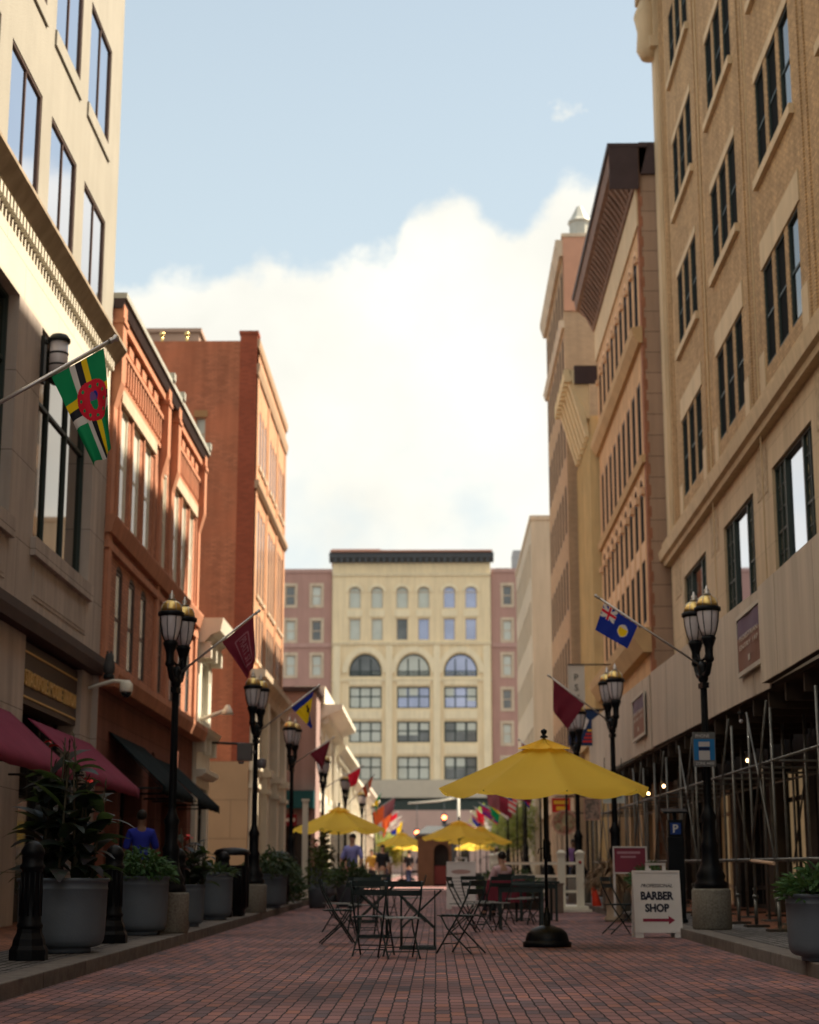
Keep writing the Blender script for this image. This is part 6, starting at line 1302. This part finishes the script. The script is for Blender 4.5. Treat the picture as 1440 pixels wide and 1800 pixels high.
q = MB(); q.hexa([(2.75, 39.8, gz(39.8)), (3.45, 39.8, gz(39.8)), (3.45, 41.8, gz(41.8)), (2.75, 41.8, gz(41.8)), (2.75, 39.8, gz(39.8)+.12), (3.45, 39.8, gz(39.8)+.12), (3.45, 41.8, gz(41.8)+.12), (2.75, 41.8, gz(41.8)+.12)]); q.box(2.7, 3.5, 39.55, 39.79, gz(39.7), gz(39.7)+.06); tag(q.build('patio_step', m_whitep), 'low white step at the end of the patio fence', 'step')
q = MB(); q.box(2.44, 2.80, 38.75, 39.1, gz(39), gz(39)+.6); q.box(2.42, 2.82, 38.73, 39.12, gz(39)+.6, gz(39)+.65); tag(q.build('concrete_block', M('brown_concrete', (.17, .125, .10), .85, .2, 5, .3, 40), bevel=.015), 'brown concrete block at the corner of the patio fence', 'concrete block')
for x, y, lab in ((2.05, 42.2, 'dark green hedge box left of the white gate posts'), (1.5, 44.9, 'dark green hedge box at the far left corner of the patio')):
    q = MB(); q.box(x-.45, x+.45, y-.2, y+.2, gz(y), gz(y)+.4); tag(q.build('planter_box', m_plyd), lab.replace('hedge box', 'timber planter box'), 'planter'); herbs(x, y, gz(y)+.35, .48, .55, 420, .17, m_shrub, lab.replace('hedge box', 'hedge plant'), 'hedge_plant', 'plant')
def cone(x, y, h, label):
    g = gz(y)+KERB; t = tag(empty('folded_barrier', (x, y, g)), label, 'barrier', 'folded red barriers'); q = MB(); n = 10; prof = [(.08, 0.02), (.085, .1), (.06, .4), (.045, .7), (.025, .9), (.012, 1.0)]; vs = []
    for r_, z in prof:
        for k in range(n*2): a = math.pi*k/n; rr = r_*(1+.25*(k % 2)); vs.append((x+rr*math.cos(a)+.10*(1-z), y+rr*math.sin(a), g+z*h))
    q.add(vs, [(j*20+k, j*20+(k+1) % 20, (j+1)*20+(k+1) % 20, (j+1)*20+k) for j in range(len(prof)-1) for k in range(20)], 0, True); q.build('cloth', M('red_orange_fabric', (.60, .045, .02), .6, .15, 5), t)
    q = MB(); q.tube([(x, y, g+h), (x-.01, y, g+h*1.28)], .012, 6); q.ball((x-.01, y, g+h*1.04), .035, 8); q.build('tip', m_sand, t)
cone(3.74, 38.5, .72, 'tall folded red orange barrier next to the white gate post'); cone(3.46, 38.9, .55, 'darker short folded red barrier directly behind the white gate post')

# ================================================================== people
m_skin = M('skin', (.45, .26, .18), .55, .08, 8, coord='obj'); m_skind = M('skin_dark', (.16, .085, .055), .55, .08, 8, coord='obj'); m_hair = M('dark_hair', (.015, .012, .01), .6, .3, 20, coord='obj'); m_shoe = M('shoe_leather', (.02, .018, .016), .5, coord='obj')
def skin_mesh(V, E, Rr, name, mat, parent, sub=2):
    me = bpy.data.meshes.new(name); me.from_pydata([tuple(v) for v in V], E, []); o = bpy.data.objects.new(name, me); COL.objects.link(o)
    sk = o.modifiers.new('sk', 'SKIN'); su = o.modifiers.new('su', 'SUBSURF'); su.levels = sub; su.render_levels = sub; sk.use_smooth_shade = True
    for i, r in enumerate(Rr): me.skin_vertices[0].data[i].radius = (r, r) if isinstance(r, (int, float)) else r
    me.skin_vertices[0].data[0].use_root = True
    dg = bpy.context.evaluated_depsgraph_get(); dg.update(); nm = bpy.data.meshes.new_from_object(o.evaluated_get(dg)); bpy.data.objects.remove(o)
    nm.name = name; nm.materials.clear(); nm.materials.append(mat)
    for p in nm.polygons: p.use_smooth = True
    o = bpy.data.objects.new(name, nm); COL.objects.link(o); o.parent = parent; return o
def person(x, y, z, rz, label, shirt, trous, skin=m_skin, pose='stand', H=1.74, hair=m_hair, armL=(0, 0), armR=(0, 0), stride=.0):
    r = tag(empty('person', (x, y, z)), label, 'person', None); k = H/1.74; r.rotation_euler = (0, 0, rz)
    hip = .93; sit = pose == 'sit'
    if sit: hip = .50
    V = []; E = []; RR = []
    def add(p, rad, par=None):
        V.append(Vector(p)*k); RR.append(rad if not isinstance(rad, tuple) else (rad[0]*k, rad[1]*k)); 
        if isinstance(rad, (int, float)): RR[-1] = rad*k
        if par is not None: E.append((par, len(V)-1))
        return len(V)-1
    pel = add((0, 0, hip), (.135, .105)); wa = add((0, 0, hip+.14), (.125, .095), pel); chs = add((0, .01, hip+.34), (.155, .11), wa); sh = add((0, 0, hip+.46), (.13, .085), chs); nk = add((0, .005, hip+.55), .052, sh); hd = add((0, .02, hip+.66), (.072, .085), nk); tp = add((0, .01, hip+.75), (.068, .08), hd)
    arms = {}; legs = {}
    for s, (fw, out_) in ((-1, armL), (1, armR)):
        S0 = add((s*.17, 0, hip+.45), .052, sh); el = Vector((s*(.22+.1*out_), .03+.10*fw, hip+.18)); e = add(el, .038, S0); wr = add(el+Vector((-s*.02*(1+fw), .06+.2*fw, -.25+.18*fw)), .024, e); hb = V[wr]/k; dirn = (hb-el).normalized(); pm_ = add(hb+dirn*.06, (.034, .018), wr); arms[s] = (S0, e, wr)
        for q_ in range(4): u = (q_-1.5)*.017; f1 = add(hb+dirn*.105+Vector((0, u, 0)), .0085, pm_); add(hb+dirn*(.15+.01*(1.5-abs(q_-1.5)))+Vector((-s*.012, u, 0)), .0075, f1)
        th = add(hb+dirn*.05+Vector((-s*.01, .04, 0)), .009, wr); add(hb+dirn*.085+Vector((-s*.015, .055, 0)), .008, th)
        if sit: kn = add((s*.11, .42, .50), .062, pel); an = add((s*.12, .44, .09), .038, kn); toe = add((s*.13, .58, .04), .034, an)
        else: kn = add((s*.10, s*stride*.5+.02, .50), .06, pel); an = add((s*.10, s*stride*.9-.03, .09), .036, kn); toe = add((s*.115, s*stride*.9+.13, .035), .032, an)
        legs[s] = (kn, an, toe)
    skin_mesh(V, E, RR, 'body', skin, r)
    def sub(idx, extra, name, mat, ends=None):
        mp = {a: i for i, a in enumerate(idx)}; vv = [V[a] for a in idx]; ee = [(mp[a], mp[b]) for a, b in E if a in mp and b in mp]; rr = []
        for a in idx: q_ = RR[a]; rr.append((q_[0]+extra, q_[1]+extra) if isinstance(q_, tuple) else q_+extra)
        return skin_mesh(vv, ee, rr, name, mat, r)
    sub([wa, pel, chs, sh, nk, arms[-1][0], arms[-1][1], arms[1][0], arms[1][1]], .024, 'shirt', shirt)
    sub([pel, legs[-1][0], legs[-1][1], legs[1][0], legs[1][1]], .012, 'trousers', trous)
    for s in (-1, 1):
        a = V[legs[s][1]]/k; q = MB(); q.ball(((a.x)*k, (a.y+.07)*k, .045), .05, 10, 0, (1, 2.5, .9)); o = q.build('shoe', m_shoe, None); o.parent = r
    c = (V[hd]+V[tp])/2; q = MB(); q.ball(c+Vector((0, -.022, .03))*k, .092*k, 14, 0, (.92, 1.02, 1.0)); o = q.build('hair', hair, None); o.parent = r
    q = MB(); q.ball(c+Vector((0, .088, -.01))*k, .014*k, 8, 0, (.8, 1.2, 1.6)); q.ball(c+Vector((-.08, .01, -.01))*k, .02*k, 8, 0, (.5, .8, 1.3)); q.ball(c+Vector((.08, .01, -.01))*k, .02*k, 8, 0, (.5, .8, 1.3)); o = q.build('nose_and_ears', skin, None); o.parent = r
    q = MB(); q.ball(c+Vector((-.03, .082, .012))*k, .008*k, 6); q.ball(c+Vector((.03, .082, .012))*k, .008*k, 6); q.ball(c+Vector((0, .083, -.048))*k, .008*k, 6, 0, (2.4, .8, .5)); o = q.build('eyes_and_mouth', m_hair, None); o.parent = r
    return r
def fab(nm, col): return M('cloth_'+nm, col, .85, .12, 6, coord='obj')
person(-5.05, 29.6, gz(29.6)+KERB, R(15), 'person in a royal blue polo shirt walking away on the left pavement', fab('royal_blue', (.02, .03, .30)), fab('dark_trousers', (.02, .02, .03)), m_skind, H=1.82, stride=.16, armL=(.1, .3), armR=(.05, .4))
person(1.35, 36.2, gz(36.2), R(35), 'seated person in a pale pink top with dark hair behind the maroon tablecloth', fab('pale_pink', (.55, .36, .38)), fab('dark_trousers', (.02, .02, .03)), pose='sit', armL=(.7, .2), armR=(.7, .2))
place(ch2, (1.30, 36.12, gz(36.1)), R(35), 'dark bistro chair under the person in pale pink', used)
person(-2.25, 46.5, gz(46.5), R(160), 'person in a lavender blue shirt standing left behind the tables', fab('lavender', (.26, .27, .60)), fab('pale_trousers', (.45, .40, .33)), H=1.86, armL=(.2, .6), armR=(.3, .6))
person(-1.0, 104, gz(104), R(10), 'person in dark navy clothes walking in the distance left of the kiosk', fab('navy', (.03, .04, .09)), fab('dark_trousers', (.02, .02, .03)), stride=.25)
person(-2.6, 92, gz(92), R(200), 'distant person in a white shirt and dark trousers on the left', fab('white_shirt', (.6, .58, .54)), fab('navy', (.03, .04, .09)), stride=.2)
person(.1, 118, gz(118), R(190), 'distant person in a teal top near the wooden kiosk', fab('teal', (.03, .25, .25)), fab('dark_trousers', (.02, .02, .03)), stride=.2)
person(4.55, 58, gz(58)+KERB, R(170), 'person in a purple shirt by the shop fronts on the right pavement', fab('purple', (.16, .08, .20)), fab('navy', (.03, .04, .09)), m_skind, stride=.15)
person(-2.9, 56, gz(56), R(-60), 'seated person in a rose top under the left yellow umbrella', fab('rose', (.42, .16, .17)), fab('pale_trousers', (.45, .40, .33)), pose='sit', armL=(.8, 0), armR=(.8, 0)); place(ch2, (-2.92, 55.95, gz(56)), R(-60), 'dark bistro chair under the person in rose', used)

# ================================================================== far end of the street
t = tag(empty('information_kiosk', (-.3, 86, gz(86))), 'brown timber kiosk with an arched opening in the middle of the street', 'kiosk'); y = 86; g = gz(y)
mk_ = M('brown_timber', (.11, .06, .035), .7, .2, 3, .15, 20)
q = MB(); K = FC(y); wall(q, K, -.95, .75, g, g+2.45, [(-.15, .6, g, g+2.05, True)], .4); q.add([K(-.95, g, 0), K(-.95, g+2.45, 0), K(-.95, g+2.45, -1.5), K(-.95, g, -1.5)], [(0, 1, 2, 3)]); q.add([K(.75, g, 0), K(.75, g+2.45, 0), K(.75, g+2.45, -1.5), K(.75, g, -1.5)], [(0, 1, 2, 3)]); q.build('walls', mk_, t)
q = MB(); q.fb(K, -.9, .7, g, g+2.4, -.5, -.42); q.build('interior', m_inner, t); q = MB(); q.fb(K, -1.05, .85, g+2.45, g+2.56, -1.6, .1); q.hexa([K(-1.0, g+2.56, .08), K(.8, g+2.56, .08), K(.8, g+2.56, -1.58), K(-1.0, g+2.56, -1.58), K(-.5, g+2.95, -.4), K(.3, g+2.95, -.4), K(.3, g+2.95, -1.1), K(-.5, g+2.95, -1.1)]); q.build('roof', m_slate, t)
q = MB(); q.fb(K, -.13, .58, g+.1, g+1.0, -.2, -.1); q.build('counter', M('maroon_counter', (.10, .02, .02), .6), t)
# traffic signals on a pale mast
t = tag(empty('traffic_signal', (2.0, 158, gz(158))), 'pale traffic signal mast with red lit heads at the end of the street', 'traffic light'); g = gz(158)
q = MB(); q.tube([(2.0, 158, g), (2.0, 158, 9.8)], [.17, .11], 10); q.build('mast', M('pale_mast', (.55, .53, .45), .5), t); q = MB(); q.tube([(2.0, 158, 8.9), (.2, 158, 8.6), (-2.6, 158, 8.4)], .08, 8); q.build('arm', M('pale_mast', (.55, .53, .45), .5), t)
m_sig = M('lit_red_lamp', (1, .1, .03), .5, emit=(1, .16, .05, 7))
for px_, py_, nm in ((781, 1437, 0), (733, 1464, 1)):
    p = PY(px_, py_, 157.6); q = MB(); q.box(p.x-.22, p.x+.22, 157.5, 157.9, p.z-1.3, p.z+.35); q.tube([(p.x, 157.9, p.z+.3), (p.x, 158, 8.5)], .03, 6); h = q.build('signal_head', m_slate, t); q = MB(); q.ball((p.x, 157.48, p.z), .19, 10, 0, (1, .4, 1)); q.build('red_lamp', m_sig, h); q = MB(); q.ball((p.x, 157.48, p.z-.45), .15, 10, 0, (1, .4, 1)); q.ball((p.x, 157.48, p.z-.9), .15, 10, 0, (1, .4, 1)); q.build('unlit_lamps', m_glass, h)
x, y = PY(536, 1500, 47.5).x, 47.5; q = MB(); q.box(x-.075, x+.075, y-.075, y+.075, gz(y)+KERB, gz(y)+2.75); q.box(x-.1, x+.1, y-.1, y+.1, gz(y)+2.75, gz(y)+2.82); q.box(x-.1, x+.1, y-.1, y+.1, gz(y)+KERB, gz(y)+.5); tag(q.build('white_post', m_whitep), 'bright white square post at the left tip of the second umbrella', 'post')
def tree(x, y, h, rc, label, m, seed, trunk=.35):
    rn = random.Random(seed); t = tag(empty('street_tree', (x, y, gz(y))), label, 'tree', 'small street trees far down the street'); g = gz(y); q = MB(); tips = []
    q.tube([(x, y, g), (x+.03, y, g+h*.2), (x-.04, y+.02, g+h*trunk), (x, y, g+h*.6), (x+.05, y, g+h*.85)], [.09, .075, .06, .04, .015], 8)
    for k in range(11):
        a = k*2.4; z0 = g+h*(trunk+.04*k); L = rc*rn.uniform(.6, 1.0); e = Vector((x+L*math.cos(a), y+L*math.sin(a), z0+L*rn.uniform(.3, .8))); q.tube([(x, y, z0), (Vector((x, y, z0))+e)/2+Vector((0, 0, .06)), e], [.03, .02, .008], 6); tips += [e, (Vector((x, y, z0))+e)/2]
    tips += [Vector((x, y, g+h*.9)), Vector((x, y, g+h*.75))]; q.build('trunk', m_bark, t); q = MB()
    for c in tips:
        rr = rc*rn.uniform(.28, .5)
        for _ in range(85): v = Vector((rn.gauss(0, 1), rn.gauss(0, 1), rn.gauss(0, .8))); v = v.normalized()*rr*rn.random()**.5; blade(q, c+v, (v.x+rn.uniform(-.3, .3), v.y+rn.uniform(-.3, .3), v.z+.2), rn.uniform(.13, .22), .10, .5, 0, 2, rn.uniform(-1, 1))
    q.build('crown', m, t); return t
m_ty = M('yellow_green_leaf', (.34, .33, .13), .6, .3, 1.5, coord='world', col2=(.24, .25, .09)); m_tg = M('fresh_green_leaf', (.20, .23, .08), .6, .3, 1.5, coord='world', col2=(.12, .15, .05))
for m_ in (m_ty, m_tg): add_translucent(m_, (.35, .42, .08), .4)
for x, y, h, rc, lab, m_, sd_ in [(4.5, 92, 4.6, 1.3, 'yellow green street tree nearest on the right, beyond the umbrellas', m_ty, 1), (4.6, 104, 5.2, 1.5, 'second yellow green street tree on the right', m_ty, 2), (4.4, 120, 5.4, 1.5, 'third street tree on the right, fresh green', m_tg, 3), (-3.0, 112, 3.0, .8, 'small pale green street tree on the left side of the street', m_ty, 4), (4.5, 140, 5.6, 1.7, 'farthest street tree on the right side', m_tg, 5), (-3.6, 136, 3.8, 1.0, 'farthest street tree on the left side', m_tg, 6)]: tree(x, y, h, rc, lab, m_, sd_)

for px_, py_, Y, lab in ((113, 1398, 29.5, 'small lit shop lamp seen through the canna leaves, upper one'), (121, 1440, 29.5, 'small lit shop lamp seen through the canna leaves, lower one')):
    p = PY(px_, py_, Y); t = tag(empty('shop_lamp', p), lab, 'light bulb'); q = MB(); q.ball(p, .035, 10, 0, (1, 1, 1.2)); q.build('bulb', m_bulb, t); q = MB(); q.lathe([(.03, .05), (.035, .12), (.01, .14)], p, 10); q.box(p.x-.01, p.x+.01, p.y-.01, p.y+.01, p.z+.13, 3.0); q.build('holder', m_blackb, t)

# tables and chairs under the farther umbrellas, more walkers, railings at the cross street
FT = [(-2.5, 51.2, 'dark square table under the left yellow umbrella'), (1.3, 66.5, 'dark square table under the middle yellow umbrella'), (-1.4, 99, 'dark square table under a small far umbrella'), (-3.0, 60, 'dark square table beyond the left yellow umbrella')]
for x, y, lab in FT: place(dt, (x, y, gz(y)), R(rnd.uniform(-15, 15)), lab, used)
FCH = [(-2.0, 50.6, 95, 'far bistro chair right of the left umbrella pole'), (-2.5, 50.0, 5, 'far bistro chair in front of the table under the left umbrella'), (1.9, 66.2, 100, 'far bistro chair right of the middle umbrella pole'), (.6, 66.0, -95, 'far bistro chair left of the middle umbrella pole'), (-.8, 98.6, 90, 'tiny far bistro chair near the kiosk'), (-2.4, 60, 80, 'far bistro chair beyond the left umbrella, beside its table'), (-2.9, 62.2, 180, 'far bistro chair behind the table beyond the left umbrella')]
for x, y, rz, lab in FCH: place(ch if int(y) % 2 else ch2, (x, y, gz(y)), R(rz), lab, used)
person(-1.9, 61.0, gz(61), R(200), 'person in a black top and pale trousers near the left far tables', fab('black_top', (.02, .02, .025)), fab('pale_trousers', (.45, .40, .33)), stride=.2)
person(-1.35, 84, gz(84), R(20), 'person in a black top just left of the wooden kiosk', fab('black_top', (.02, .02, .025)), fab('navy', (.03, .04, .09)), stride=.2)
person(2.6, 76, gz(76), R(190), 'person in a brick red shirt walking on the right in the distance', fab('brick_red', (.35, .06, .04)), fab('dark_trousers', (.02, .02, .03)), m_skind, stride=.2)
person(-3.0, 80, gz(80), R(170), 'person in a mustard top far down the left side', fab('mustard', (.45, .28, .05)), fab('dark_trousers', (.02, .02, .03)), stride=.15)
for x0, x1, lab in ((-9, -2.2, 'black iron railing in front of the rose stone base, left of the arch'), (4.4, 9, 'black iron railing in front of the rose stone base, right of the arch')):
    y = 167; g = gz(y); t = tag(empty('iron_railing', (x0, y, g)), lab, 'railing'); q = MB(); n = int((x1-x0)/.3)
    for i in range(n+1): x = x0+(x1-x0)*i/n; q.box(x-.02, x+.02, y-.02, y+.02, g, g+2.0)
    q.build('bars', m_black, t); q = MB(); q.box(x0, x1, y-.03, y+.03, g+1.7, g+1.78); q.box(x0, x1, y-.03, y+.03, g+.2, g+.28); q.build('rails', m_black, t)
